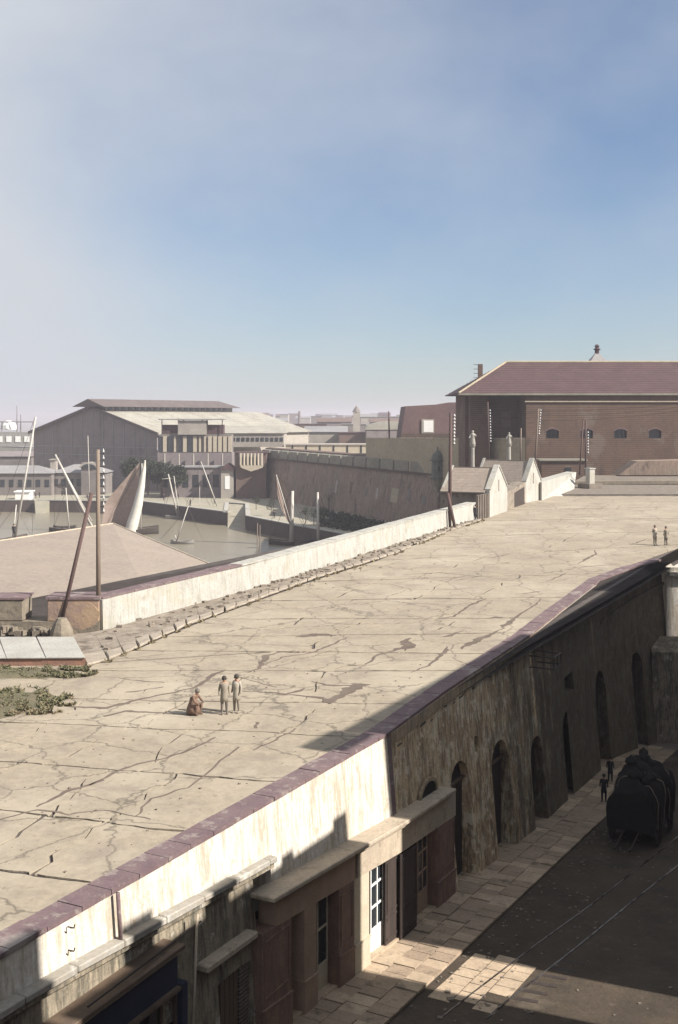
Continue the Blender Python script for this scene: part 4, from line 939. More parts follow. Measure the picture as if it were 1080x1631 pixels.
pole('tall wooden telegraph pole by the battlement corner with a dark leaning brace', K(157, 1003, yb), K(156, 716, yb), .15, (K(0, 722, yb).z, K(0, 817, yb).z, 10), 1, (K(146, 785, yb - .3), K(93, 1012, yb - .8)))
yb = RP(717, 842).y + .2
pole('braced telegraph pole at the foot of the white parapet near the gabled huts', K(716, 842, yb), K(718, 657, yb), .2, (K(0, 664, yb).z, K(0, 708, yb).z, 9), 1, (K(713, 785, yb - .3), K(724, 838, yb - .8)), 'brace_wood', isz=.12)
pole('thin pole rising from the rampart walk left of the sentry turret', K(621, 727, 245), K(619, 655, 245), .2, None, 1, None, 'brace_wood')
pole('pole with many insulators between the two stone saints', K(779, 735, 180), K(777, 640, 180), .14, (K(0, 655, 180).z, K(0, 704, 180).z, 12), 1, None, 'brace_wood', isz=.15)
pole('slightly leaning pole with insulators before the corner of the brick barracks', K(852, 737, 165), K(858, 651, 165), .16, (K(0, 655, 165).z, K(0, 692, 165).z, 10), 1, None, 'pole_wood', isz=.13)
pole('double legged pole before the second barracks window', K(933, 757, 160), K(933, 668, 160), .15, (K(0, 690, 160).z, K(0, 722, 160).z, 8), 1, (K(929, 670, 159.7), K(923, 757, 159.7)), 'brace_wood', isz=.12)
pole('short bare post between the stone saint and the brick barracks', K(829, 737, 185), K(830, 682, 185), .14, None, 1, None, 'pole_wood')
# telegraph wires between poles
wt_ = thing('telegraph_wires', 'thin telegraph wires strung between the roof poles', 'wires', K(718, 690, RP(717, 842).y))
def wire(a, b, sag=.6, n=14, r=.012):
    a, b = Vector(a), Vector(b); P = [a.lerp(b, i / n) - Vector((0, 0, sag * 4 * (i / n) * (1 - i / n))) for i in range(n + 1)]; m = MB()
    for p, q in zip(P, P[1:]): m.tube(p, q, r, n=4)
    m.build('wire', 'iron', wt_)
y1, y2 = RP(156, 1003).y, RP(717, 842).y + .2
for k in range(3):
    wire(K(778, 657 + k * 9, 180), K(859, 654 + k * 8, 165), .5, r=.018); wire(K(859, 654 + k * 8, 165), K(1100, 640 + k * 6, 150), .4, r=.018)

# ------------------------------------------------------------------ people
def person_mesh(pose='stand'):
    v = {}; 
    if pose == 'stand':
        J = dict(pel=(0, 0, .95, .15), w=(0, 0, 1.1, .13), ch=(0, 0, 1.32, .17), nk=(0, -.01, 1.48, .065), hd=(0, -.02, 1.60, .095), ht=(0, -.02, 1.70, .08),
                 sl=(.17, 0, 1.42, .07), el=(.23, .02, 1.15, .05), hl=(.24, -.06, .9, .04), sr=(-.17, 0, 1.42, .07), er=(-.23, .02, 1.15, .05), hr=(-.24, -.06, .9, .04),
                 ll=(.09, 0, .9, .10), kl=(.11, -.02, .5, .075), al=(.12, .02, .1, .05), tl=(.13, -.15, .04, .045), lr=(-.09, 0, .9, .10), kr=(-.10, -.04, .5, .075), ar=(-.11, -.02, .1, .05), tr=(-.12, -.19, .04, .045))
    else:
        J = dict(pel=(0, .1, .38, .17), w=(0, .05, .52, .15), ch=(0, -.08, .74, .17), nk=(0, -.14, .9, .065), hd=(0, -.19, 1.0, .095), ht=(0, -.2, 1.09, .08),
                 sl=(.18, -.08, .83, .07), el=(.25, -.22, .62, .05), hl=(.15, -.42, .55, .04), sr=(-.18, -.08, .83, .07), er=(-.25, -.22, .62, .05), hr=(-.12, -.42, .5, .04),
                 ll=(.1, .05, .36, .10), kl=(.16, -.32, .5, .08), al=(.15, -.2, .1, .055), tl=(.15, -.36, .04, .045), lr=(-.1, .05, .36, .10), kr=(-.16, -.3, .46, .08), ar=(-.15, -.18, .1, .055), tr=(-.15, -.34, .04, .045))
    names = list(J); E_ = [('pel', 'w'), ('w', 'ch'), ('ch', 'nk'), ('nk', 'hd'), ('hd', 'ht'), ('ch', 'sl'), ('sl', 'el'), ('el', 'hl'), ('ch', 'sr'), ('sr', 'er'), ('er', 'hr'), ('pel', 'll'), ('ll', 'kl'), ('kl', 'al'), ('al', 'tl'), ('pel', 'lr'), ('lr', 'kr'), ('kr', 'ar'), ('ar', 'tr')]
    me = bpy.data.meshes.new('body'); me.from_pydata([J[n][:3] for n in names], [(names.index(a), names.index(b)) for a, b in E_], [])
    o = bpy.data.objects.new('tmp', me); COL.objects.link(o); md = o.modifiers.new('s', 'SKIN'); o.modifiers.new('u', 'SUBSURF').levels = 1
    for i, n in enumerate(names): me.skin_vertices[0].data[i].radius = (J[n][3], J[n][3] * (.8 if n in ('ch', 'w', 'pel') else 1))
    me.skin_vertices[0].data[0].use_root = True
    dg = bpy.context.evaluated_depsgraph_get(); r = bpy.data.meshes.new_from_object(o.evaluated_get(dg)); bpy.data.objects.remove(o)
    for p in r.polygons: p.use_smooth = True
    return r
BODY = {'stand': person_mesh('stand'), 'crouch': person_mesh('crouch')}
def person(label, loc, rz=0.0, h=1.7, pose='stand', legs='cloth_dark', coat='cloth_pale', hat='hair', group=None, skirt=False, simple=False):
    t = thing('person', label, 'person', loc, group)
    me = BODY[pose].copy(); me.materials.clear()
    for mn in (legs, coat, 'skin'): me.materials.append(M[mn])
    lo, hi = (.88, 1.45) if pose == 'stand' else (.34, .88)
    for p in me.polygons:
        z = p.center.z; armhand = abs(p.center.x) > .2 and z < (.97 if pose == 'stand' else .5)
        p.material_index = 2 if z > hi or (armhand and z < .95 and z > .8 and pose == 'stand') else (1 if z > lo else 0)
    b = bpy.data.objects.new('body', me); link(b, t); b.matrix_parent_inverse = Matrix(); 
    def loc_build(mb, name, mn):
        o = bpy.data.objects.new(name, mb.mesh(name, mn)); COL.objects.link(o); o.parent = t
        for p in o.data.polygons: p.use_smooth = True
    if pose == 'stand':
        m = MB(); m.lathe((0, 0, 0), [(.19, .62 if not skirt else .05), (.17, .8), (.165, 1.0), (.155, 1.15), (.2, 1.36), (.1, 1.46)], 12); loc_build(m, 'coat', coat)
        m = MB(); m.lathe((0, -.02, 0), [(.105, 1.60), (.115, 1.66), (.10, 1.74), (.04, 1.78)], 10); loc_build(m, 'hair', hat)
        if not simple:
            m = MB(); m.box((0, -.125, 1.60), (.025, .04, .045)); loc_build(m, 'nose', 'skin')
    else:
        m = MB(); m.lathe((0, -.19, 0), [(.105, 1.0), (.115, 1.06), (.10, 1.13), (.04, 1.17)], 10); loc_build(m, 'hair', hat)
        m = MB(); m.lathe((0, .02, 0), [(.33, .08), (.30, .3), (.2, .55), (.16, .75)], 12); loc_build(m, 'skirt', coat)
    t.rotation_euler = (0, 0, rz); t.scale = (h / 1.75,) * 3
    return t
mat('cloth_stone', (.25, .22, .175), (.21, .185, .15), 3, .9)
person('man in a stone grey coat standing on the roof, left of a pair', RP(357, 1138), R(15), 1.68, 'stand', 'cloth_grey', 'cloth_stone', 'hair', 'people on the flat roof')
person('man in a pale shirt standing on the roof, right of a pair', RP(377, 1136), R(-30), 1.7, 'stand', 'cloth_stone', 'cloth_pale', 'hair', 'people on the flat roof')
person('person crouching on the roof in rust coloured clothes beside a crack', RP(309, 1138), R(60), 1.75, 'crouch', 'cloth_rust', 'cloth_rust', 'cloth_grey', 'people on the flat roof')
person('pale clothed person at the extreme right edge of the roof', RP(1061, 869), R(200), 1.7, 'stand', 'cloth_grey', 'cloth_stone', 'cloth_grey', 'people on the flat roof')
person('pale clothed person far back on the roof near the right edge', RP(1043, 868), R(20), 1.75, 'stand', 'cloth_stone', 'cloth_pale', 'cloth_grey', 'people on the flat roof')
person('dark clothed person standing on the pavement left of the covered wagon', SP(962, 1277), R(-20), 1.7, 'stand', 'cloth_dark', 'cloth_dark', 'hair', 'people near the wagon')
person('dark clothed person walking on the kerb farther off than the other by the wagon', SP(972, 1246), R(150), 1.7, 'stand', 'cloth_dark', 'cloth_dark', 'hair', 'people near the wagon')
person('dark clothed figure leaning by the end of the white parapet', RP(757, 829), R(60), 1.7, 'stand', 'cloth_dark', 'cloth_dark', 'hair')
person('dark clothed man standing on the tan warehouse roof edge at the far left', Vector((-42.5, 145, 4.0)) if False else G(22, 856, 5.6), R(30), 1.8, 'stand', 'cloth_dark', 'cloth_dark', 'hair')
qpl = [(47, 792, 'by the white shed'), (57, 794, 'beside the slipway'), (63, 793, 'right of the slipway, in a pair'), (99, 790, 'near the low station building'), (139, 796, 'behind the leaning brace'), (261, 797, 'on the quay edge right of the brown sail'), (284, 795, 'by the small moored boats'),
       (303, 806, 'at the dark quay corner'), (342, 803, 'beside the leaning white yard'), (437, 826, 'on the quay edge by the furled lateen sail')]
for x, y, wh in qpl: person('tiny dark figure ' + wh, G(x, y, 0.0), random.random() * 6, 1.75, 'stand', 'cloth_dark', 'cloth_dark', 'hair', 'people on the quay', simple=True)

m = MB()
for _ in range(320):
    s_ = random.uniform(-9, 34); o_ = kerb_off(s_) + random.expovariate(.35) + .05
    if o_ > 15: continue
    p = sp(s_, o_, pavz(s_) - .15); r = random.uniform(.02, .075) * (2 if random.random() < .04 else 1); m.box((p.x, p.y, p.z), (r * 2, r * 1.5, r), random.random() * 3)
tag(m.build('street_grit', 'stone_block'), 'small stones and litter strewn over the dark street', 'grit', kind='stuff')
# ------------------------------------------------------------------ covered wagon in the dark part of the street
wp = SP(1022, 1330, -.16)
WG = thing('covered_wagon', 'tall black tarpaulin covered wagon standing in the dark street', 'wagon', wp)
ang = math.atan2(D0.y, D0.x)
ex = Vector((D0.x, D0.y, 0)); ey = Vector((-D0.y, D0.x, 0))
def wv(a, b, z): return wp + ex * a + ey * b + Vector((0, 0, z))
m = MB(); m.hexa([wv(-2.2, -1.1, .95), wv(2.6, -1.1, .95 - .3), wv(2.6, 1.1, .95 - .3), wv(-2.2, 1.1, .95), wv(-2.2, -1.1, 1.2), wv(2.6, -1.1, .9), wv(2.6, 1.1, .9), wv(-2.2, 1.1, 1.2)]); m.build('cart_bed', 'dark_wood', WG)
def tarp_pt(u, v, lift_=0.0):
    a = math.pi * v; x = -2.45 + 5.1 * u; env = 1 - .30 * abs(u * 2 - 1) ** 3
    fold = .07 * math.sin(u * 34 + 2 * nz1(v * 3)) * math.sin(a) ** .3 + .22 * nz1(u * 5, v * 4, 2) + .10 * nz1(u * 13, v * 9, 7)
    y_ = -math.cos(a) * 1.28 * (1 + fold); h = 1.0 + (max(0, math.sin(a)) ** .55) * 3.1 * env * (1 + .9 * fold + .22 * nz1(u * 4.5, 3.1)) - .25 * u
    return wv(x, y_ * (1 + lift_), h + lift_ * 2)
m = MB(); nu, nv = 44, 30
m.add([tarp_pt(i / nu, j / nv) for i in range(nu + 1) for j in range(nv + 1)], [(i * (nv + 1) + j, (i + 1) * (nv + 1) + j, (i + 1) * (nv + 1) + j + 1, i * (nv + 1) + j + 1) for i in range(nu) for j in range(nv)] + [tuple(range(nv, -1, -1)), tuple(range(nu * (nv + 1), (nu + 1) * (nv + 1)))])
m.build('tarpaulin', 'tarp', WG)
for u in (.14, .38, .62, .86):
    m = MB()
    for j in range(22): m.tube(tarp_pt(u, j / 22, .02), tarp_pt(u, (j + 1) / 22, .02), .03, n=5)
    m.build('rope', 'pole_wood', WG)
for i in range(14):
    u, v = random.uniform(.1, .9), random.uniform(.3, .7); p = tarp_pt(u, v); r_ = random.uniform(.22, .42)
    MB().lathe(p - Vector((0, 0, r_ * .4)), [(r_ * .6, 0), (r_, r_ * .35), (r_ * .9, r_ * .9), (r_ * .35, r_ * 1.25), (r_ * .2, r_ * 1.5)], 8).build('sack', 'tarp', WG, smooth=True)
for sg in (-1, 1):
    for i in range(9): MB().hexa([wv(-2.2 + i * .52, sg * 1.16, .62 + .2 - i * .03), wv(-1.76 + i * .52, sg * 1.16, .62 + .2 - i * .03), wv(-1.76 + i * .52, sg * 1.22, .62 + .2 - i * .03), wv(-2.2 + i * .52, sg * 1.22, .82 - i * .03), wv(-2.2 + i * .52, sg * 1.16, 1.5), wv(-1.76 + i * .52, sg * 1.16, 1.5), wv(-1.76 + i * .52, sg * 1.22, 1.5), wv(-2.2 + i * .52, sg * 1.22, 1.5)]).build('side_board', 'dark_wood', WG)
for (a_, b_, r_) in ((-1.4, -1.25, .75), (-1.4, 1.25, .75), (1.6, -1.25, .6), (1.6, 1.25, .6)):
    c = wv(a_, b_, r_ - a_ * .085); wh = bpy.data.objects.new('wheel', None); m = MB(); n = 20
    for i in range(n):
        p = [c + ex * math.cos(6.283 * k / n) * rr + Vector((0, 0, math.sin(6.283 * k / n) * rr)) for k in (i, i + 1) for rr in (r_, r_ - .1)]
        m.hexa([p[0] - ey * .05, p[2] - ey * .05, p[3] - ey * .05, p[1] - ey * .05, p[0] + ey * .05, p[2] + ey * .05, p[3] + ey * .05, p[1] + ey * .05])
    rim = m.build('wheel', 'dark_wood', WG)
    for i in range(10):
        MB().tube(c, c + ex * math.cos(.628 * i) * (r_ - .08) + Vector((0, 0, math.sin(.628 * i) * (r_ - .08))), .03, n=5).build('spoke', 'dark_wood', rim)
    MB().tube(c - ey * .12, c + ey * .12, .11).build('hub', 'iron', rim)
MB().tube(wv(-2.2, .4, 1.0), wv(-4.4, .4, .65), .06).build('shaft', 'dark_wood', WG); MB().tube(wv(-2.2, -.4, 1.0), wv(-4.4, -.4, .65), .06).build('shaft', 'dark_wood', WG)
for k, (x, y, w, h_) in enumerate(((1068, 1262, .8, 2.6),)):
    pass

# ------------------------------------------------------------------ gabled huts
def hut(label, apex, wl, wr, ybl, ybr, yel, yer, ridge, dname):
    """gable seen from the street side; pixels of apex, feet and eaves"""
    bl, br = RP(wl, ybl), RP(wr, ybr); d = (br - bl); d.z = 0; w = d.length; d.normalize(); nrm = Vector((d.y, -d.x, 0)); back_ = -nrm
    t = thing('gabled_hut', label, 'hut', (bl + br) / 2, 'gabled huts on the roof')
    zb0 = min(bl.z, br.z) - .05; ze = CH - (yel - HY) * bl.y / F; mid = (bl + br) / 2; za = CH - (apex[1] - HY) * mid.y / F
    L = ridge; up = Vector((0, 0, 1))
    A0 = Vector((bl.x, bl.y, zb0)); B0 = Vector((br.x, br.y, zb0)); A1 = Vector((bl.x, bl.y, ze)); B1 = Vector((br.x, br.y, ze)); P_ = Vector((mid.x, mid.y, za))
    MB().extr([A0, B0, B1, P_, A1], back_ * .5).build('gable_wall', 'parapet_lime', t)
    # steeper coping of the gable
    for a, b in ((A1, P_), (B1, P_)):
        m = MB(); o = up * .14; f = nrm * .1; b_ = back_ * .55; m.hexa([a + f, b + f, b + b_, a + b_, a + f + o, b + f + o, b + b_ + o, a + b_ + o]); m.build('gable_coping', 'parapet_lime', t)
    q = back_ * .5; r = back_ * L
    MB().hexa([A0 + q + d * .1, B0 + q - d * .1, B0 + r - d * .1, A0 + r + d * .1, A1 + q + d * .1, B1 + q - d * .1, B1 + r - d * .1, A1 + r + d * .1]).build('wall', dname, t)
    MB().extr([A1 + r, B1 + r, P_ + r], back_ * -.3).build('rear_gable', 'parapet_lime', t)
    rw = P_ - up * .35; n = 9
    for E0, sg in ((A1 - d * .35 - up * .35, 1), (B1 + d * .35 - up * .35, -1)):
        for i in range(n):
            a = E0.lerp(rw, i / n); b = E0.lerp(rw, (i + 1) / n + .02); k = up * .12
            MB().hexa([a + q, b + q, b + r, a + r, a + q + k + up * .012, b + q + k, b + r + k, a + r + k + up * .012]).build('roof_course', 'tan_roof', t)
    # narrow slot in the gable
    c = mid + Vector((0, 0, zb0 + (ze - zb0) * .9 - mid.z)); MB().hexa([c + nrm * .02 - d * .12, c + nrm * .02 + d * .12, c + d * .12 + back_ * .1, c - d * .12 + back_ * .1] + [v + up * 1.3 for v in (c + nrm * .02 - d * .12, c + nrm * .02 + d * .12, c + d * .12 + back_ * .1, c - d * .12 + back_ * .1)]).build('slot', 'stone_block', t)
    return t
hut('nearer of two stone huts with steep white gables on the roof', (796, 742), 780, 808, 824, 814, 781, 779, 5.6, 'rubble')
hut('farther of two stone huts with steep white gables, beside the slanting white wall', (848, 731), 837, 862, 801, 796, 768, 769, 7.0, 'rubble')
# dark gate with steps left of the nearer hut, and low wall links
b = RP(757, 828); lw = thing('lattice_gate', 'dark wooden lattice gate beside the nearer white gabled hut', 'gate', b)
g0, g1 = RP(760, 828), RP(779, 824)
h_ = 2.6
MB().hexa([g0, g1, g1 + Vector((-.1, .3, 0)), g0 + Vector((-.1, .3, 0))] + [v + Vector((0, 0, h_)) for v in (g0, g1, g1 + Vector((-.1, .3, 0)), g0 + Vector((-.1, .3, 0)))]).build('backing', 'stone_block', lw)
for i in range(7):
    a = g0.lerp(g1, (i + .3) / 7) + Vector((0, -.05, 0)); MB().tube(a, a + Vector((0, 0, h_)), .05, n=5).build('bar', 'dark_wood', lw)
lk = thing('low_passage', 'low dark passage between the two white gabled huts', 'passage', RP(820, 808))
a, c = RP(808, 812), RP(837, 802)
MB().hexa([a, c, c + Vector((-1, 2, 0)), a + Vector((-1, 2, 0)), a + Vector((0, 0, 2.0)), c + Vector((0, 0, 2.6)), c + Vector((-1, 2, 2.6)), a + Vector((-1, 2, 2.0))]).build('wall', 'rubble', lk)
a, c = RP(819, 808), RP(835, 803); MB().hexa([a + Vector((0, -.1, 0)), c + Vector((0, -.1, 0)), c, a, a + Vector((0, -.1, 1.7)), c + Vector((0, -.1, 2.1)), c + Vector((0, 0, 2.1)), a + Vector((0, 0, 1.7))]).build('doorway', 'dark_wood', lk)
# slanting white wall and far low works on the roof's end
sw = thing('slanting_wall', 'white wall sloping up towards the brick barracks behind the gabled huts', 'wall', RP(866, 795))
a, c = RP(863, 797), K(912, 793, 150); a2, c2 = K(863, 768, a.y), K(918, 752, 165)
MB().hexa([a, Vector((c.x, c.y, a.z - 1)), Vector((c.x - 1, c.y + 2, a.z - 1)), a + Vector((-1, 2, 0)), a2, c2, c2 + Vector((-1, 2, 0)), a2 + Vector((-1, 2, 0))]).build('wall', 'parapet_lime', sw)
bs = thing('bastion_terrace', 'dark earth bastion slope between the flat roof and the brick barracks', 'earthwork', K(980, 795, 150))
zt_ = 11.0
P = [K(878, 792, 149), K(1200, 792, 149), K(1200, 765, 178), K(905, 765, 178)]
MB().extr([(P[0].x, P[0].y, 8), (P[1].x, P[1].y, 8), (P[1].x, P[1].y, P[1].z), (P[0].x, P[0].y, P[0].z)], (0, 1, 0)).build('foot_wall', 'fort_stone', bs)
m = MB(); m.hexa([Vector((p.x, p.y, 6)) for p in P] + [K(878, 787, 149), K(1200, 787, 149), K(1200, 757, 180), K(932, 757, 180)]); m.build('slope', 'stone_block', bs)
m = MB(); a, b = K(905, 772, 163), K(1200, 770, 163); m.hexa([a, b, b + Vector((0, 1.5, 0)), a + Vector((0, 1.5, 0)), a + Vector((0, 0, .45)), b + Vector((0, 0, .45)), b + Vector((0, 1.5, .45)), a + Vector((0, 1.5, .45))]); m.build('ledge', 'merlon_stone', bs)
m = MB(); a, b = K(985, 757, 178), K(1200, 757, 178); m.hexa([a, b, b + Vector((0, 5, 0)), a + Vector((0, 5, 0)), a + Vector((3, 0, 2.2)), b + Vector((0, 0, 2.6)), b + Vector((0, 5, 2.6)), a + Vector((3, 5, 2.2))]); m.build('earth_bank', 'fort_stone', bs)
pd = K(940, 770, 158); pe = thing('white_pillar', 'short white gate pillar standing before the barracks wall', 'pillar', pd)
MB().box((pd.x, pd.y, pd.z + 1.0), (.9, .9, 2.1), .5).build('shaft', 'parapet_lime', pe); MB().box((pd.x, pd.y, pd.z + 2.1), (1.1, 1.1, .14), .5).build('cap', 'parapet_lime', pe); MB().box((pd.x, pd.y, pd.z - .5), (2.4, 2.4, 1.0), .5).build('base', 'stone_block', pe)
gt = K(905, 760, 184); gh = thing('guard_house', 'small flat roofed guard house against the foot of the brick barracks', 'guard house', gt)
MB().box((gt.x - 1, gt.y + 1, gt.z + .4), (7, 4, 4.6)).build('wall', 'barrack_brick', gh); MB().box((gt.x - 1, gt.y + 1, gt.z + 2.8), (7.8, 4.6, .25)).build('roof', 'fort_top', gh)
MB().box((gt.x - .2, gt.y - 1.04, gt.z + .8), (1.0, .1, 1.6)).build('window', 'glass_dark', gh)

# ------------------------------------------------------------------ brick barracks
BY = 190.0
BK = thing('brick_barracks', 'large dark brick barracks with hipped roof and a row of small arched windows', 'building', K(960, 765, BY))
ztop = K(0, 626, BY).z; zbot = K(0, 768, BY).z
wins = [880, 934.5, 988.5, 1043.5, 1098]
xs0, xs1 = K(838, 0, BY).x, K(1230, 0, BY).x
# front wall with real openings
ts = [xs0]; b = MB()
hw = 1.05; wz0, wz1 = K(0, 698, BY).z, K(0, 683.5, BY).z; rise = .35
def fq(x0, x1, z0a, z0b, z1a, z1b, y=BY): b.quad((x0, y, z0a), (x1, y, z0b), (x1, y, z1b), (x0, y, z1a))
x = xs0
for w in wins:
    c = K(w, 0, BY).x; fq(x, c - hw, zbot, zbot, ztop, ztop); fq(c - hw, c + hw, zbot, zbot, wz0, wz0)
    n = 8
    for i in range(n):
        u0, u1 = -1 + 2 * i / n, -1 + 2 * (i + 1) / n; s0, s1 = wz1 - rise * (u0 * u0), wz1 - rise * (u1 * u1)
        fq(c + u0 * hw, c + u1 * hw, s0, s1, ztop, ztop); b.quad((c + u0 * hw, BY, s0), (c + u1 * hw, BY, s1), (c + u1 * hw, BY + .9, s1), (c + u0 * hw, BY + .9, s0))
    for sx in (-hw, hw): b.quad((c + sx, BY, wz0), (c + sx, BY, wz1 - rise), (c + sx, BY + .9, wz1 - rise), (c + sx, BY + .9, wz0))
    b.quad((c - hw, BY, wz0), (c + hw, BY, wz0), (c + hw, BY + .9, wz0), (c - hw, BY + .9, wz0))
    x = c + hw
fq(x, xs1, zbot, zbot, ztop, ztop)
b.quad((xs0, BY, zbot), (xs0, BY + 24, zbot), (xs0, BY + 24, ztop), (xs0, BY, ztop)); b.quad((xs1, BY, zbot), (xs1, BY + 24, zbot), (xs1, BY + 24, ztop), (xs1, BY, ztop)); b.quad((xs0, BY + 24, zbot), (xs1, BY + 24, zbot), (xs1, BY + 24, ztop), (xs0, BY + 24, ztop))
b.build('wall', 'barrack_brick', BK)
for w in wins:
    c = K(w, 0, BY).x; wn = MB().box((c, BY + .75, (wz0 + wz1) / 2), (2 * hw, .1, wz1 - wz0)).build('window', 'glass_dark', BK)
    for dx in (-.35, .35): MB().box((c + dx, BY + .66, (wz0 + wz1) / 2), (.07, .06, wz1 - wz0)).build('bar', 'iron', wn)
    MB().box((c, BY + .66, wz0 + .75), (2 * hw, .06, .07)).build('bar', 'iron', wn)
    m = MB()
    for i in range(8):
        u0, u1 = -1.12 + 2.24 * i / 8, -1.12 + 2.24 * (i + 1) / 8 - .03
        z0_, z1_ = wz1 - rise * u0 * u0 + .02, wz1 - rise * u1 * u1 + .02
        m.hexa([(c + u0 * hw, BY - .04, z0_), (c + u1 * hw, BY - .04, z1_), (c + u1 * hw, BY + .1, z1_), (c + u0 * hw, BY + .1, z0_), (c + u0 * hw, BY - .04, z0_ + .3), (c + u1 * hw, BY - .04, z1_ + .3), (c + u1 * hw, BY + .1, z1_ + .3), (c + u0 * hw, BY + .1, z0_ + .3)])
    m.build('window_arch', 'purple_brick', wn)
# recessed wing on the left and the tall return
xw0 = K(741, 0, BY + 8).x
m = MB(); m.hexa([(xw0, BY + 8, zbot), (xs0 + .5, BY + 8, zbot), (xs0 + .5, BY + 24, zbot), (xw0, BY + 24, zbot), (xw0, BY + 8, ztop), (xs0 + .5, BY + 8, ztop), (xs0 + .5, BY + 24, ztop), (xw0, BY + 24, ztop)]); m.build('wing_wall', 'barrack_brick', BK)
for px in (778, 806):
    p = K(px, 668, BY + 8); MB().box((p.x, p.y - .02, p.z), (1.6, .12, 2.6)).build('blind_window', 'purple_brick', BK)
MB().box((K(762, 0, BY + 6).x, BY + 6.5, (zbot + ztop) / 2), (3.0, 3.0, ztop - zbot)).build('pier', 'barrack_brick', BK)
# string courses and cornice
XL = K(731, 0, BY - .5).x
for z0_, z1_, dy, mn in ((640.5, 638.5, .22, 'cornice_stone'), (629.5, 626.2, .7, 'fort_top')):
    a, c = K(0, z0_, BY).z, K(0, z1_, BY).z; x0_ = xs0 - .2 if dy < .5 else XL
    MB().box(((x0_ + xs1) / 2, BY + .5 - dy / 2, (a + c) / 2), (xs1 - x0_, 1.0 + dy, c - a)).build('string_course' if dy < .5 else 'cornice', mn, BK)
MB().box(((XL + xs0) / 2, BY + 5.0, K(0, 627.8, BY).z), (xs0 - XL, 8, .34)).build('eaves', 'roof_tile_dark', BK)
m = MB(); z0_ = K(0, 626, BY).z
rdg = BY + 10; zr = K(0, 577, rdg).z
e = [Vector((XL, BY - .3, z0_)), Vector((xs1, BY - .3, z0_)), Vector((xs1, BY + 24.5, z0_)), Vector((XL, BY + 24.5, z0_))]; r0, r1 = Vector((K(806, 0, rdg).x, rdg, zr)), Vector((xs1, rdg, zr))
# roof in courses of tiles
nc = 14
for (E0, E1, R0, R1) in ((e[0], e[1], r0, r1), (e[3], e[0], r0, r0), (e[2], e[3], r1, r0)):
    for i in range(nc):
        u, v = i / nc, (i + 1) / nc + .004; up = Vector((0, 0, .09)); 
        a, b_, c, d = E0.lerp(R0, u), E1.lerp(R1, u), E1.lerp(R1, v), E0.lerp(R0, v)
        MB().hexa([a - up, b_ - up, c - up * 2, d - up * 2, a + up * .6, b_ + up * .6, c, d]).build('tile_course', 'roof_tile_dark', BK)
MB().tube(r0 + Vector((0, 0, .05)), r1 + Vector((0, 0, .05)), .22, n=8).build('ridge', 'tan_wall', BK); MB().tube(e[0], r0 + Vector((0, 0, .05)), .2, n=8).build('hip_ridge', 'tan_wall', BK)
c = K(765, 592, BY + 6); MB().box((c.x, c.y, c.z - .3), (.75, .9, 3.2)).build('chimney', 'barrack_brick', BK)
for k in range(4): MB().box((c.x - .7, c.y - .2, c.z + 1.2 - k * .75), (1.0, .08, .08)).build('chimney_rung', 'iron', BK)
# pyramid lantern behind the ridge
pb = K(951, 580, BY + 20); top = K(951, 562, BY + 20)
m = MB(); q = 2.7; m.add([(pb.x - q, pb.y - q, pb.z - 1), (pb.x + q, pb.y - q, pb.z - 1), (pb.x + q, pb.y + q, pb.z - 1), (pb.x - q, pb.y + q, pb.z - 1), (top.x, top.y, top.z + .3)], [(0, 1, 4), (1, 2, 4), (2, 3, 4), (3, 0, 4), (3, 2, 1, 0)]); m.build('pyramid_roof', 'zinc', BK)
lt = MB().lathe((top.x, top.y, top.z - .2), [(.55, -.3), (.42, .0), (.42, .7), (.66, .8), (.66, .95), (.36, 1.05), (.36, 1.35), (.5, 1.42), (.28, 1.7), (.05, 1.8)], 10).build('chimney_pot', 'roof_tile_dark', BK)

# purple building left of the barracks
PB = thing('ruined_block', 'reddish purple windowless block with battered side left of the barracks', 'building', K(690, 697, 235))
Yp = 235
m = MB(); pf = [K(638, 700, Yp), K(775, 700, Yp), K(775, 640, Yp), K(715, 641, Yp), K(700, 644, Yp), K(646, 647, Yp)]; m.extr(pf, (0, 18, 0)); m.build('wall', 'purple_brick', PB)
p = K(681.5, 679, Yp); fr = MB().box((p.x, Yp - .05, p.z), (2.6, .3, 2.9)).build('window_frame', 'house_pale', PB); MB().box((p.x + .1, Yp - .22, p.z), (2.0, .08, 2.4)).build('shutter', 'white_paint', fr)
p = K(744, 668, Yp); MB().box((p.x, Yp - .02, p.z), (.6, .12, 3.0)).build('slit_window', 'glass_dark', PB)
MB().box((K(700, 0, Yp).x, Yp - .3, K(0, 694, Yp).z), (16, .8, .9)).build('shadow_sill', 'fort_cordon', PB)
# long tan wall in front
TW = thing('long_tan_wall', 'long plain tan wall between the rampart and the reddish block', 'wall', K(710, 735, 222))
m = MB(); a, c = K(583, 699, 250), K(837, 700, 187)
m.hexa([Vector((a.x, a.y, 0)), Vector((c.x, c.y, 0)), Vector((c.x, c.y + 1, 0)), Vector((a.x, a.y + 1, 0)), a, c, c + Vector((0, 1, 0)), a + Vector((0, 1, 0))]); m.build('wall', 'tan_wall', TW)
d = (c - a); 
for i in range(16):
    p, q = a.lerp(c, i / 16 + .003), a.lerp(c, (i + 1) / 16 - .003); MB().hexa([p + Vector((0, -.15, 0)), q + Vector((0, -.15, 0)), q + Vector((0, 1.1, 0)), p + Vector((0, 1.1, 0)), p + Vector((0, -.15, .25)), q + Vector((0, -.15, .25)), q + Vector((0, 1.1, .25)), p + Vector((0, 1.1, .25))]).build('coping_stone', 'cornice_stone', TW)

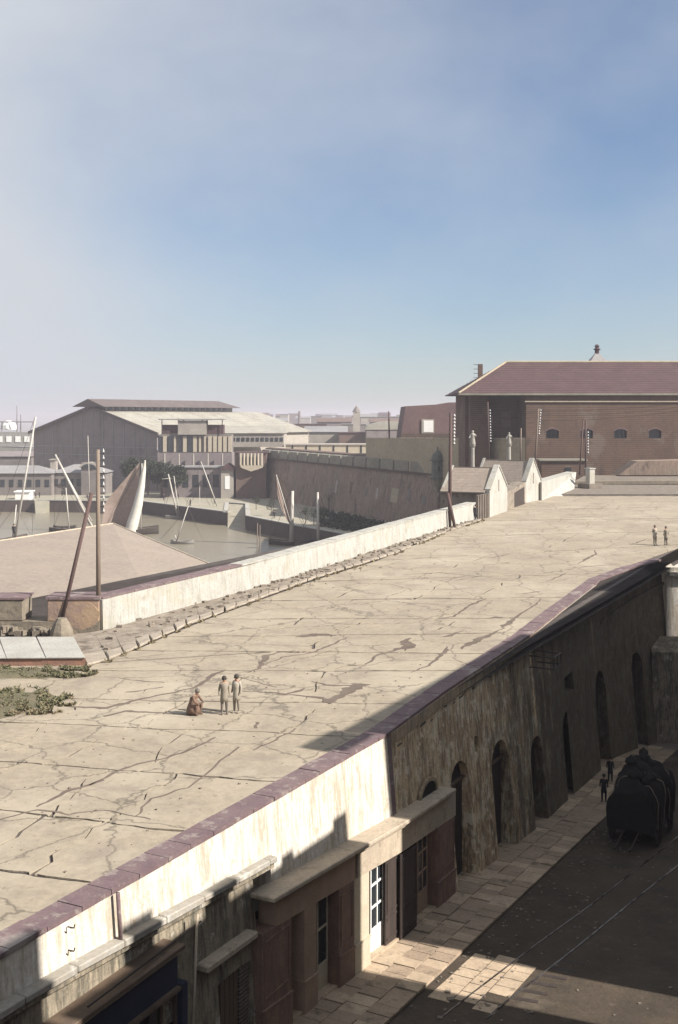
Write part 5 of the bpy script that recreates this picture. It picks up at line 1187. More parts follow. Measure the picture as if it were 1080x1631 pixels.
# ------------------------------------------------------------------ the rampart with its sentry turret
FT = thing('rampart', 'long dark battered stone rampart with cordon and notched parapet above the quay', 'rampart', G(560, 815, 0))
A_ = Vector((-21.5, 312, 0)); B_ = Vector((19.6, 216, 0)); dv = (B_ - A_); LL = dv.length; dv.normalize(); nv_ = Vector((-dv.y, dv.x, 0)) * -1
if nv_.x > 0: nv_ = -nv_
zc_ = 10.2; ztp = 12.6; bat = 1.6
def frp(u, o, z): return Vector((A_.x + dv.x * u + nv_.x * o, A_.y + dv.y * u + nv_.y * o, z))
nS = 24
m = MB()
for i in range(nS):
    u0, u1 = LL * i / nS, LL * (i + 1) / nS
    for k in range(6):
        z0_, z1_ = zc_ * k / 6, zc_ * (k + 1) / 6; o0, o1 = bat * (1 - k / 6), bat * (1 - (k + 1) / 6)
        m.quad(frp(u0, o0, z0_), frp(u1, o0, z0_), frp(u1, o1, z1_), frp(u0, o1, z1_))
m.quad(frp(0, bat, 0), frp(0, 0, zc_), frp(0, -14, zc_), frp(0, -14, 0)); m.quad(frp(LL, bat, 0), frp(LL, 0, zc_), frp(LL, -14, zc_), frp(LL, -14, 0)); m.quad(frp(0, 0, zc_), frp(LL, 0, zc_), frp(LL, -14, zc_), frp(0, -14, zc_))
m.build('scarp', 'fort_stone', FT)
for i in range(40):
    u0, u1 = LL * i / 40 + .03, LL * (i + 1) / 40 - .03; MB().hexa([frp(u0, .35, zc_), frp(u1, .35, zc_), frp(u1, -.2, zc_), frp(u0, -.2, zc_), frp(u0, .35, zc_ + .4), frp(u1, .35, zc_ + .4), frp(u1, -.2, zc_ + .4), frp(u0, -.2, zc_ + .4)]).build('cordon_stone', 'fort_cordon', FT)
nm = 15
for i in range(nm):
    u0, u1 = LL * i / nm + .45, LL * (i + 1) / nm - .45; zz = ztp - .0 * i
    MB().hexa([frp(u0, 0, zc_ + .4), frp(u1, 0, zc_ + .4), frp(u1, -2.2, zc_ + .4), frp(u0, -2.2, zc_ + .4), frp(u0, -.1, zz), frp(u1, -.1, zz), frp(u1, -2.2, zz + .5), frp(u0, -2.2, zz + .5)]).build('merlon', 'fort_top', FT)
MB().hexa([frp(0, -.3, zc_ + .4), frp(LL, -.3, zc_ + .4), frp(LL, -2.1, zc_ + .4), frp(0, -2.1, zc_ + .4), frp(0, -.3, ztp - .7), frp(LL, -.3, ztp - .7), frp(LL, -2.1, ztp - .5), frp(0, -2.1, ztp - .5)]).build('parapet', 'fort_top', FT)
for i in range(34):
    u0, u1 = LL * i / 34 + .04, LL * (i + 1) / 34 - .04
    if 0 <= i: MB().hexa([frp(u0, -1.2, ztp + .32), frp(u1, -1.2, ztp + .32), frp(u1, -2.5, ztp + .5), frp(u0, -2.5, ztp + .5), frp(u0, -1.2, ztp + .5), frp(u1, -1.2, ztp + .5), frp(u1, -2.5, ztp + .72), frp(u0, -2.5, ztp + .72)]).build('coping_tile', 'house_red', FT)
# far return of the rampart, turning away
MB().hexa([frp(0, bat, 0), frp(0, bat - 12, 0), frp(-22, bat - 26, 0), frp(-24, bat - 12, 0), frp(0, 0, 11), frp(0, -12, 11), frp(-22, -24, 11), frp(-24, -11, 11)]).build('far_return', 'fort_stone', FT)
# near return behind the huts
R0 = frp(LL, 0, 0); MB().hexa([R0, Vector((R0.x + 22, R0.y + 3, 0)), Vector((R0.x + 22, R0.y + 8, 0)), Vector((R0.x, R0.y + 5, 0)), R0 + Vector((0, .4, zc_ + 1.8)), Vector((R0.x + 22, R0.y + 3.4, zc_ + 1.8)), Vector((R0.x + 22, R0.y + 8, zc_ + 1.8)), Vector((R0.x, R0.y + 5, zc_ + 1.8))]).build('near_return', 'fort_stone', FT)
# pale window slits low on the scarp, some lit by whitewash
for px, y0_, y1_, mn in ((537, 765, 785, 'house_pale'), (560, 768, 786, 'house_red'), (584, 776, 790, 'house_grey'), (602, 777, 794, 'house_pale'), (630, 778, 800, 'tan_wall'), (652, 780, 797, 'house_grey'), (677, 790, 803, 'house_grey')):
    # find u on the wall for that picture column
    lo, hi = 0, LL
    for _ in range(40):
        mm_ = (lo + hi) / 2; p = frp(mm_, .6, 0); 
        if HX + F * p.x / p.y < px: lo = mm_
        else: hi = mm_
    p = frp(lo, 0, 0); za, zb2 = CH - (y1_ - HY) * p.y / F, CH - (y0_ - HY) * p.y / F; za = max(za, .4); wd = .55 if px != 630 else 1.7
    oa = bat * (1 - za / zc_) + .08; ob = bat * (1 - zb2 / zc_) + .08
    MB().hexa([frp(lo - wd, oa, za), frp(lo + wd, oa, za), frp(lo + wd, oa - .8, za), frp(lo - wd, oa - .8, za), frp(lo - wd, ob, zb2), frp(lo + wd, ob, zb2), frp(lo + wd, ob - .8, zb2), frp(lo - wd, ob - .8, zb2)]).build('window', mn, FT)
# turret
tp = K(697, 762, 216); TU = thing('sentry_turret', 'domed stone sentry turret corbelled out at the corner of the rampart', 'turret', tp)
MB().lathe((tp.x, tp.y, tp.z), [(.15, -2.6), (.5, -1.6), (.95, -.7), (1.15, -.1)], 8).build('corbel', 'fort_top', TU)
MB().lathe((tp.x, tp.y, tp.z), [(1.4, -.1), (1.45, .12), (1.2, .14), (1.12, 3.1), (1.15, 3.35)], 8).build('wall', 'turret_stone', TU)
MB().lathe((tp.x, tp.y, tp.z), [(1.5, 3.35), (1.55, 3.55), (1.25, 3.6), (1.2, 3.9), (1.0, 4.5), (.6, 5.0), (.22, 5.25), (.12, 5.6), (.2, 5.75), (.03, 6.2)], 12).build('dome', 'turret_stone', TU)
MB().box((tp.x + .1, tp.y - 1.1, tp.z + 1.9), (.35, .2, 1.0)).build('window', 'glass_dark', TU); MB().box((tp.x + .95, tp.y - .6, tp.z + 1.6), (.22, .22, 3.0)).build('edge_strip', 'statue_stone', TU)
# saints on columns
def saint(label, px, ytop, ybase, Y):
    b = K(px, ybase, Y); h = K(px, ytop, Y).z - b.z; t = thing('saint_column', label, 'statue', b - Vector((0, 0, 4)), 'stone saints on columns')
    hs = h * .42
    MB().lathe(b - Vector((0, 0, 4)), [(.6, 0), (.6, .8), (.42, 1.0), (.30, 1.1), (.27, 4 + h - hs - .5), (.25, 4 + h - hs - .35), (.44, 4 + h - hs - .05), (.44, 4 + h - hs)], 12).build('column', 'statue_stone', t, smooth=False)
    z = 4 + h - hs; k = hs / 2.4; o = b - Vector((0, 0, 4)) + Vector((0, 0, z))
    MB().lathe(o, [(.42 * k, 0), (.46 * k, .3 * k), (.34 * k, 1.1 * k), (.36 * k, 1.6 * k), (.42 * k, 1.85 * k), (.16 * k, 2.02 * k), (.12 * k, 2.08 * k), (.19 * k, 2.16 * k), (.21 * k, 2.28 * k), (.15 * k, 2.4 * k), (.02, 2.45 * k)], 10).build('figure', 'statue_stone', t, smooth=True)
    MB().tube(o + Vector((-.35 * k, -.1, 1.75 * k)), o + Vector((-.6 * k, -.35 * k, 1.2 * k)), .12 * k, .09 * k, 6).build('arm', 'statue_stone', t); MB().tube(o + Vector((.36 * k, -.1, 1.78 * k)), o + Vector((.5 * k, -.4 * k, 1.45 * k)), .12 * k, .09 * k, 6).build('arm', 'statue_stone', t)
    return t
saint('stone saint on a tall column left of the pole, nearer the turret', 753, 686, 742, 172)
saint('stone saint on a tall column right of the pole, nearer the barracks', 811, 689, 735, 178)

# ------------------------------------------------------------------ the tan warehouse roof below the parapet
ap = K(180, 834, 134); lf_ = K(-160, 886, 104); WR = thing('warehouse', 'warehouse with one broad smooth tan hipped roof beyond the parapet', 'warehouse', Vector((-40, 105, 0)))
ze_ = 4.2
def atz(px, py, z): return G(px, py, z)
hipend = atz(352, 906, 6.0); nl_ = Vector((-62, 80, 5.0)); nr_ = Vector((-11.5, 100, 4.2))
nr_ = atz(250, 985, 6.6)
m = MB()
front = [nl_, nr_, hipend, ap, lf_]
back1 = Vector((-22, 148, 4.2)); back2 = Vector((-75, 128, 4.2))
m.add([nl_, nr_, hipend, ap, lf_, back1, back2], [(0, 1, 3, 4), (1, 2, 3), (2, 5, 3), (5, 6, 4, 3), (6, 0, 4)])
m.build('roof', 'tan_roof', WR)
MB().tube(lf_, ap, .12, n=6).build('ridge', 'cornice_stone', WR); MB().tube(ap, hipend, .12, n=6).build('hip_ridge', 'cornice_stone', WR)
m = MB(); ring = [nl_, nr_, hipend, back1, back2]; cen = sum(ring, Vector()) / 5
P5 = [cen + (p - cen) * .985 for p in ring]; m.prism([(p.x, p.y) for p in P5], -3.5, 4.15); m.build('wall', 'house_pale', WR)

# ------------------------------------------------------------------ quay side buildings
def house(label, x0, x1, ybot, ytop, Y, wallm, roofm, depth=12, rtype='flat', rise=2.0, nwin=0, wrow=1, name='house', group=None, zb=None, winm='glass_dark', cat='house', wh=1.4, ww=.9):
    a = K(x0, ybot, Y); b = K(x1, ytop, Y); z0 = a.z if zb is None else zb; z1 = b.z
    t = thing(name, label, cat, Vector(((a.x + b.x) / 2, Y, z0)), group)
    MB().box(((a.x + b.x) / 2, Y + depth / 2, (z0 + z1) / 2), (b.x - a.x, depth, z1 - z0)).build('wall', wallm, t)
    if rtype == 'flat': MB().box(((a.x + b.x) / 2, Y + depth / 2, z1 + .15), (b.x - a.x + .6, depth + .6, .3)).build('roof', roofm, t)
    else:
        e = .5; P = [Vector((a.x - e, Y - e, z1)), Vector((b.x + e, Y - e, z1)), Vector((b.x + e, Y + depth + e, z1)), Vector((a.x - e, Y + depth + e, z1))]; hh = min(depth / 2, (b.x - a.x) / 2) if rtype == 'hip' else 0
        if rtype == 'gable_front':
            m_ = (a.x + b.x) / 2; m = MB(); m.add(P + [Vector((m_, Y - e, z1 + rise)), Vector((m_, Y + depth + e, z1 + rise))], [(0, 1, 4), (2, 3, 5), (1, 2, 5, 4), (3, 0, 4, 5), (3, 2, 1, 0)])
        else:
            m = MB(); m.add(P + [Vector((a.x - (0 if hh else e) + hh, Y + depth / 2, z1 + rise)), Vector((b.x + (0 if hh else e) - hh, Y + depth / 2, z1 + rise))], [(0, 1, 5, 4), (2, 3, 4, 5), (1, 2, 5), (3, 0, 4), (3, 2, 1, 0)])
        m.build('roof', roofm, t)
    if nwin:
        for r in range(wrow):
            zc2 = z0 + (z1 - z0) * (r + .55) / wrow
            for i in range(nwin):
                x = a.x + (b.x - a.x) * (i + .5) / nwin; w = MB().box((x, Y - .03, zc2), (ww, .12, wh)).build('window', winm, t)
    return t
# great station hall
A0 = Vector((-53, 329, 0)); rd = Vector((.574, .819, 0)); gd = Vector((-.819, .574, 0)); GW = 54.0; HL = 74.0; ZE = 16.9; ZA = 24.6
ST_ = thing('station_hall', 'huge grey iron station hall with low pitched pale roof and raised clerestory', 'station hall', A0)
def hp(g_, r_, z): v = A0 + gd * g_ + rd * r_; return Vector((v.x, v.y, z))
MB().extr([hp(0, 0, 0), hp(GW, 0, 0), hp(GW, 0, ZE), hp(GW / 2, 0, ZA), hp(0, 0, ZE)], rd * .6).build('gable_wall', 'gable_board', ST_)
# ribs of the gable cladding
for i in range(1, 12):
    u = GW * i / 12; zt2 = ZE + (ZA - ZE) * (1 - abs(u - GW / 2) / (GW / 2)) - .9
    MB().extr([hp(u - .12, -.12, 0), hp(u + .12, -.12, 0), hp(u + .12, -.12, zt2), hp(u - .12, -.12, zt2)], rd * .12).build('rib', 'zinc', ST_)
for k, z in enumerate((10.0, 12.5)): MB().extr([hp(0, -.2, z), hp(GW, -.2, z), hp(GW, -.2, z + .25), hp(0, -.2, z + .25)], rd * .2).build('girt', 'zinc', ST_)
MB().extr([hp(0, .6, 0), hp(0, HL, 0), hp(0, HL, ZE), hp(0, .6, ZE)], gd * .5).build('side_wall', 'house_pale', ST_)
for (g0_, g1_) in ((0 - 1.2, GW / 2 - 5), (GW + 1.2, GW / 2 + 5)):
    z0_ = ZE - .35; z1_ = ZE + (ZA - ZE) * (1 - 5 / (GW / 2)); nC = 9
    for i in range(nC):
        u0, u1 = i / nC, (i + 1) / nC
        for j in range(6):
            r0_, r1_ = -1 + (HL + 1) * j / 6 + .15, -1 + (HL + 1) * (j + 1) / 6
            a_, b_ = g0_ + (g1_ - g0_) * u0, g0_ + (g1_ - g0_) * u1; za_, zb3 = z0_ + (z1_ - z0_) * u0, z0_ + (z1_ - z0_) * u1
            MB().hexa([hp(a_, r0_, za_), hp(a_, r1_, za_), hp(b_, r1_, zb3), hp(b_, r0_, zb3), hp(a_, r0_, za_ + .35), hp(a_, r1_, za_ + .35), hp(b_, r1_, zb3 + .25), hp(b_, r0_, zb3 + .25)]).build('roof_sheet', 'zinc_pale', ST_)
for s_ in (-1, 1):   # verge
    g0_, g1_ = (GW / 2 + s_ * (GW / 2 + 1.4), GW / 2)
    MB().extr([hp(g0_, -1.2, ZE - .6), hp(g1_, -1.2, ZA - .2), hp(g1_, -1.2, ZA + .6), hp(g0_, -1.2, ZE + .2)], rd * .5).build('verge', 'iron_roof_brown', ST_)
# clerestory
cz0 = ZE + (ZA - ZE) * (1 - 5 / (GW / 2)) + .2
MB().hexa([hp(GW / 2 - 4.6, 1, cz0), hp(GW / 2 + 4.6, 1, cz0), hp(GW / 2 + 4.6, HL - 14, cz0), hp(GW / 2 - 4.6, HL - 14, cz0), hp(GW / 2 - 4.6, 1, cz0 + 1.7), hp(GW / 2 + 4.6, 1, cz0 + 1.7), hp(GW / 2 + 4.6, HL - 14, cz0 + 1.7), hp(GW / 2 - 4.6, HL - 14, cz0 + 1.7)]).build('clerestory', 'zinc', ST_)
for i in range(20):
    r_ = 2 + (HL - 18) * i / 20; MB().extr([hp(GW / 2 - 4.7, r_, cz0 + .4), hp(GW / 2 - 4.7, r_ + 1.4, cz0 + .4), hp(GW / 2 - 4.7, r_ + 1.4, cz0 + 1.4), hp(GW / 2 - 4.7, r_, cz0 + 1.4)], gd * -.15).build('louvre', 'glass_dark', ST_)
z1_ = cz0 + 1.7
m = MB(); m.add([hp(GW / 2 - 7, -2, z1_ - .3), hp(GW / 2 + 7, -2, z1_ - .3), hp(GW / 2 + 7, HL - 12, z1_ - .3), hp(GW / 2 - 7, HL - 12, z1_ - .3), hp(GW / 2, -2, z1_ + 2.1), hp(GW / 2, HL - 16, z1_ + 2.1)], [(0, 1, 4), (1, 2, 5, 4), (2, 3, 5), (3, 0, 4, 5), (3, 2, 1, 0)]); m.build('clerestory_roof', 'iron_roof_brown', ST_)
# pale long shed beyond to the right of the hall
house('long pale iron roofed shed right of the great hall', 330, 452, 712, 690, 345, 'house_pale', 'zinc_pale', 20, 'gable', 2.2, 16, 1, 'shed', cat='shed', wh=1.2, ww=1.0)
# pillared gallery and canopy
GA = thing('pillared_gallery', 'cream pillared gallery with a thin raised canopy before the station hall', 'gallery', K(305, 745, 318))
Yg = 318
MB().box(((K(252, 0, Yg).x + K(368, 0, Yg).x) / 2, Yg + 4, (K(0, 722, Yg).z + K(0, 692, Yg).z) / 2), (K(368, 0, Yg).x - K(252, 0, Yg).x, 6, K(0, 692, Yg).z - K(0, 722, Yg).z)).build('wall', 'house_grey', GA)
for i in range(15):
    px = 254 + i * 8.0; w_ = 1.0 if i not in (3, 4, 8, 9) else .5; mn = 'cream_paint' if i > 6 or i % 2 else 'glass_dark'
    MB().box((K(px, 0, Yg).x, Yg + .8, (K(0, 720, Yg).z + K(0, 695, Yg).z) / 2), (w_, .5, K(0, 695, Yg).z - K(0, 720, Yg).z)).build('pillar' if mn == 'cream_paint' else 'window', mn, GA)
MB().box((K(305, 0, Yg).x, Yg + 3, K(0, 668, Yg).z), (18.6, 7, .35)).build('canopy', 'zinc', GA)
for px in (258, 284, 292, 322, 330, 354): MB().tube(K(px, 692, Yg + .5), K(px, 668, Yg + .5), .22 if px in (292, 322) else .14, n=6).build('post', 'iron', GA)
MB().box((K(306, 0, Yg).x, Yg + 2, K(0, 681, Yg).z), (8.0, 4, 4.0)).build('lantern_room', 'house_pale', GA); MB().box((K(272, 0, Yg).x, Yg + 3, K(0, 684, Yg).z), (5.0, 4, 2.6)).build('side_room', 'roof_tile_dark', GA); MB().box((K(341, 0, Yg).x, Yg + 3, K(0, 684, Yg).z), (5.0, 4, 2.6)).build('side_room', 'roof_tile_dark', GA)
MB().box((K(310, 0, Yg).x, Yg + 4, K(0, 733, Yg).z), (21, 7.5, 4.2)).build('lower_storey', 'gable_board', GA)
for i in range(5): 
    p = K(262 + i * 23, 745, Yg - 1); MB().tube(Vector((p.x, p.y, 0)), Vector((p.x, p.y, K(0, 722, Yg).z)), .25, n=6).build('column', 'house_pale', GA)
house('dark customs shed with cream panelled front on the quay', 255, 352, 781, 745, 305, 'gable_board', 'zinc', 9, 'flat', 0, 6, 1, 'quay_shed', cat='shed', wh=3.4, ww=1.6, zb=0)
cs = house('white arched kiosk at the right end of the dark quay shed', 352, 372, 781, 748, 300, 'house_pale', 'roof_tile_dark', 7, 'gable_front', 1.6, 1, 1, 'kiosk', cat='kiosk', wh=3.5, ww=1.3, winm='white_paint', zb=0)
ph = house('small pavilion with six cream columns and a red gable before the rampart', 376, 424, 775, 722, 300, 'house_red', 'roof_tile_dark', 9, 'flat', 0, 0, 1, 'pavilion', cat='pavilion', zb=0)
for i in range(7): MB().tube(K(383 + i * 5.6, 741, 299), K(383 + i * 5.6, 722, 299), .28, n=8).build('column', 'cream_paint', ph)
MB().box((K(400, 0, 299).x, 299.7, K(0, 731, 299).z), (6.6, .2, 3.2)).build('loggia_back', 'gable_board', ph)
MB().extr([K(382, 741, 298.8), K(420, 741, 298.8), K(418, 745, 298.8), K(400, 751, 298.8), K(384, 745, 298.8)], (0, .5, 0)).build('apron', 'cream_paint', ph)
# low station buildings on the left
def lowst(label, x0, x1, Y, ytop, rise, n): return house(label, x0, x1, 783, ytop, Y, 'house_grey', 'zinc', 10, 'hip', rise, n, 1, 'quay_house', 'low houses along the quay', cat='house', wh=2.0, ww=1.2, zb=0)
lowst('long low grey quay house with windows at the far left', -60, 82, 312, 754, 2.0, 10)
lowst('low grey quay house before the great gable', 83, 168, 315, 753, 2.2, 7)
kd = K(142, 752, 313); dm = thing('domed_kiosk', 'small kiosk with a round topped pale dormer above the low quay house', 'kiosk', Vector((kd.x, kd.y, 0)))
MB().box((kd.x, kd.y + 1, 4.5), (4.2, 3, 9.0)).build('wall', 'house_grey', dm)
ring = [Vector((kd.x + math.cos(a) * 2.6, kd.y - .8, kd.z + 1.2 + math.sin(a) * 1.6)) for a in [math.pi * i / 12 for i in range(13)]]; MB().extr(ring, (0, 3, 0)).build('dormer', 'house_pale', dm)
ring = [Vector((kd.x + math.cos(a) * 2.0, kd.y - .9, kd.z + 1.2 + math.sin(a) * 1.1)) for a in [math.pi * i / 12 for i in range(13)]]; MB().extr(ring, (0, .1, 0)).build('lunette', 'glass_dark', dm)
house('white quay shed beside the leaning white yard', 24, 47, 794, 784, 296, 'white_paint', 'white_paint', 4, 'flat', 0, 0, 1, 'small_shed', cat='shed', zb=0)
house('pale chimney block standing on the low quay houses', 80, 88, 754, 733, 320, 'house_pale', 'house_pale', 3, 'flat', 0, 0, 1, 'chimney_block', cat='chimney', zb=0)
house('long arcaded goods shed behind the low quay houses at the far left', -60, 50, 740, 727, 380, 'house_grey', 'gable_board', 12, 'gable', 1.6, 0, 1, 'goods_shed', cat='shed', zb=0)
# dredger / steamer at the far left
sp_ = K(20, 706, 430); SH = thing('white_steamer', 'white steamer with gantry deck and two thin masts behind the left quay houses', 'ship', Vector((sp_.x, 430, SEA)))
zd = sp_.z; 
m = MB(); m.hexa([(sp_.x - 16, 428, SEA - .5), (sp_.x + 10, 428, SEA - .5), (sp_.x + 10, 436, SEA - .5), (sp_.x - 16, 436, SEA - .5), (sp_.x - 18, 426, zd - 1), (sp_.x + 12, 426, zd - 2), (sp_.x + 12, 438, zd - 2), (sp_.x - 18, 438, zd - 1)]); m.build('hull', 'hull_grey', SH)
MB().box((sp_.x - 3, 432, zd + 1.5), (22, 8, 5.5)).build('deck_house', 'hull_grey', SH)
for i in range(6): MB().box((sp_.x - 11 + i * 3.4, 427.9, zd + 1.6), (1.9, .2, 2.2)).build('window', 'white_paint', SH)
MB().box((sp_.x - 1, 430, K(0, 672, 430).z), (18, 3, .4)).build('bridge', 'gable_board', SH)
for px in (3, 27, 33, 53): MB().tube(K(px, 700, 430), K(px, 671, 430), .15, n=5).build('stanchion', 'gable_board', SH)
for px, yt in ((27, 646), (33, 660)): MB().tube(K(px, 700, 432), K(px, yt, 432), .22, .12, 6).build('mast', 'gable_board', SH)
MB().lathe(K(14, 684, 436), [(3.2, 0), (3.0, 1.6), (2.2, 2.8), (.8, 3.4), (.1, 3.5)], 12).build('tank', 'white_paint', SH)

# far town
wl = house('long cream building with dark posts above the rampart', 455, 586, 722, 709, 335, 'cream_paint', 'house_pale', 12, 'flat', 0, 6, 1, 'long_building', cat='building', wh=2.4, ww=.5)
kinds = [('grey', 'house_grey', 'zinc'), ('pale', 'house_pale', 'zinc'), ('reddish', 'house_red', 'roof_tile_dark'), ('brown', 'gable_board', 'house_red')]
rnd = random.Random(5)
spots = [(392, 462, 674, 690, 'darker long shed just right of the hall roof'), (418, 456, 671, 682, 'blue grey shed far behind the long cream building'), (470, 520, 676, 690, 'low block left of the thin chimney'), (505, 560, 672, 688, 'low block right of the thin chimney'), (545, 583, 676, 692, 'block by the pale tower'), (486, 552, 688, 702, 'dark roofed block over the cream building'), (540, 585, 690, 703, 'block beside the tan wall end'), (590, 640, 672, 684, 'pale terrace left of the reddish block'), (600, 645, 664, 673, 'higher terrace left of the reddish block'), (575, 600, 664, 676, 'small block behind the pale tower'), (440, 476, 690, 702, 'low shed beside the hall end'), (380, 420, 682, 694, 'shed against the hall roof end')]
for i, (x0, x1, y0_, y1_, lab) in enumerate(spots):
    k = kinds[i % 4]; Y = 900 - (y1_ - 664) * 13
    house(k[0] + ' ' + lab, x0, x1, y1_, y0_, Y, k[1], k[2], 20, 'gable' if i % 2 else 'flat', 2.0, 6, 1, 'far_house', 'far town houses', zb=0, wh=1.5, ww=1.2)
for i in range(34):
    x = 345 + i * 9.5 + rnd.uniform(-4, 4); w = rnd.uniform(10, 26); k = kinds[rnd.randrange(4)]; Y = rnd.uniform(900, 1900); yt = rnd.uniform(658, 666.5); gb = rnd.random() < .5
    house('', x, x + w, 670, yt, Y, k[1], k[2], 25, 'gable' if gb else 'flat', 2.5, 3, 1, 'far_house', 'hazy town houses on the skyline', zb=-8, wh=2, ww=1.6)['label'] = 'hazy %s %s %s on the far skyline %s' % ('gabled' if gb else 'flat roofed', k[0], 'long low building' if w > 20 else ('house' if w > 14 else 'narrow house'), 'above the hall roof end' if x < 400 else 'left of the thin chimney' if x < 470 else 'just right of the thin chimney' if x < 520 else 'left of the pale tower' if x < 562 else 'right of the pale tower' if x < 605 else 'beside the reddish block')
for px, yt, r_ in ((477, 655, .9),): 
    c = K(px, 668, 800); t = thing('thin_chimney', 'thin factory chimney on the skyline', 'chimney', c); MB().tube(Vector((c.x, c.y, 0)), K(px, yt, 800), 1.3, .8, 8).build('stack', 'gable_board', t)
c = K(568, 680, 520); t = thing('pale_tower', 'small pale tower rising over the far blocks', 'tower', c); MB().box((c.x, c.y, 12), (3.2, 3.2, 24)).build('shaft', 'house_pale', t); MB().lathe((c.x, c.y, 24), [(2.0, 0), (1.6, .8), (.4, 2.6), (.05, 3)], 8).build('cap', 'house_grey', t)
nv2 = K(600, 690, 380); t = thing('curved_roof_shed', 'shed with a pale curved roof left of the reddish block', 'shed', Vector((nv2.x, nv2.y, 0)))
ring = [Vector((nv2.x + 5 - 9 * math.cos(a), nv2.y, nv2.z + 1.2 + 2.8 * math.sin(a))) for a in [math.pi * i / 12 for i in range(13)]]; MB().extr(ring, (0, 16, 0)).build('roof', 'zinc_pale', t); MB().box((nv2.x + 5, nv2.y + 8, nv2.z / 2), (17, 15.5, nv2.z + 2)).build('wall', 'gable_board', t)

# far coast hills
m = MB(); n = 60
for i in range(n):
    x0, x1 = -6000 + 200 * i, -6000 + 200 * (i + 1); h0, h1 = [26 + 22 * nz1(x * .0009) + 6 * nz1(x * .004) for x in (x0, x1)]
    m.hexa([(x0, 9000, -9), (x1, 9000, -9), (x1, 9600, -9), (x0, 9600, -9), (x0, 9200, max(5, h0)), (x1, 9200, max(5, h1)), (x1, 9400, max(5, h1)), (x0, 9400, max(5, h0))])
tag(m.build('hills', 'land_ground'), kind='structure')

# ------------------------------------------------------------------ trees on the quay
def tree(label, base, h, cr, leafm='leaf_dark', n=1400, group='trees on the quay', trunk=.25, name='quay_tree', ls=.55):
    base = Vector(base); t = thing(name, label, 'tree', base, group); m = MB(); top = base + Vector((0, 0, h * .62)); m.tube(base, top, trunk, trunk * .55, 7)
    for k in range(5): a = k * 1.26; m.tube(base + Vector((0, 0, h * (.35 + .05 * k))), base + Vector((math.cos(a) * cr * .6, math.sin(a) * cr * .6, h * .75)), trunk * .4, trunk * .15, 5)
    m.build('trunk', 'bark', t)
    m = MB(); cl = [(Vector((jit(cr * .6), jit(cr * .6), h * random.uniform(.5, .88))), cr * random.uniform(.35, .6)) for _ in range(11)]
    for _ in range(n):
        c, r = random.choice(cl); d = Vector((random.gauss(0, 1), random.gauss(0, 1), random.gauss(0, .8))).normalized() * r * random.uniform(.55, 1.05); p = base + c + d
        u = Vector((jit(1), jit(1), jit(1))).normalized() * ls * random.uniform(.5, 1); v = Vector((jit(1), jit(1), jit(1))).normalized() * ls * random.uniform(.4, .9)
        m.quad(p, p + u * .5 + v * .2, p + u, p + u * .5 - v * .4)
    m.build('crown', leafm, t); return t
for x, hh, cr, lab in ((214, 11.0, 3.6, 'behind the top of the white furled sail'), (236, 10.2, 3.8, 'just right of the white furled sail'), (258, 9.6, 3.6, 'between the sail and the dark quay shed'), (281, 8.6, 3.0, 'before the dark quay shed')):
    tree('dark bushy tree on the quay ' + lab, G(x, 793, 0), hh, cr, n=4200, ls=.8)
for x, y, lab in ((408, 812, 'farthest left of the young trees'), (432, 822, 'second from the left'), (487, 834, 'left of the pair by the mast'), (500, 836, 'right of the pair by the mast')):
    tree('young round tree on the quay edge, ' + lab, G(x, y, 0), 3.6, 1.2, 'leaf_dark', 420, 'young trees on the quay edge', .09, 'young_tree', .3)
for x, y, lab in ((475, 797, 'at the rampart foot left of the bare tree'), (500, 800, 'against the rampart foot beyond the slim mast'), (546, 812, 'under the pale rampart windows')):
    tree('dark shrub ' + lab, G(x, y, 0), 3.4, 2.3, 'leaf_dark', 700, 'shrubs under the rampart', .2, 'shrub', .4)
tree('small bare branched tree before the rampart', G(524, 813, 0), 5.0, 1.8, 'bark', 160, 'trees on the quay', .16, 'bare_tree', .3)
# tangled low scrub on the bank behind the parapet
m = MB()
for _ in range(5200):
    u = random.random(); x = 505 + 150 * u; y = 838 + 25 * u - random.uniform(0, 1) * (22 - 8 * u)
    p = G(x, y, 0) + Vector((0, 0, random.uniform(0, 1.3))); a = Vector((jit(1), jit(1), jit(1))).normalized() * .55; b_ = Vector((jit(1), jit(1), jit(1))).normalized() * .3; m.quad(p, p + a * .5 + b_, p + a, p + a * .5 - b_)
tag(m.build('scrub', 'leaf_dark'), 'tangled dark scrub on the bank behind the white parapet', 'scrub', kind='stuff')

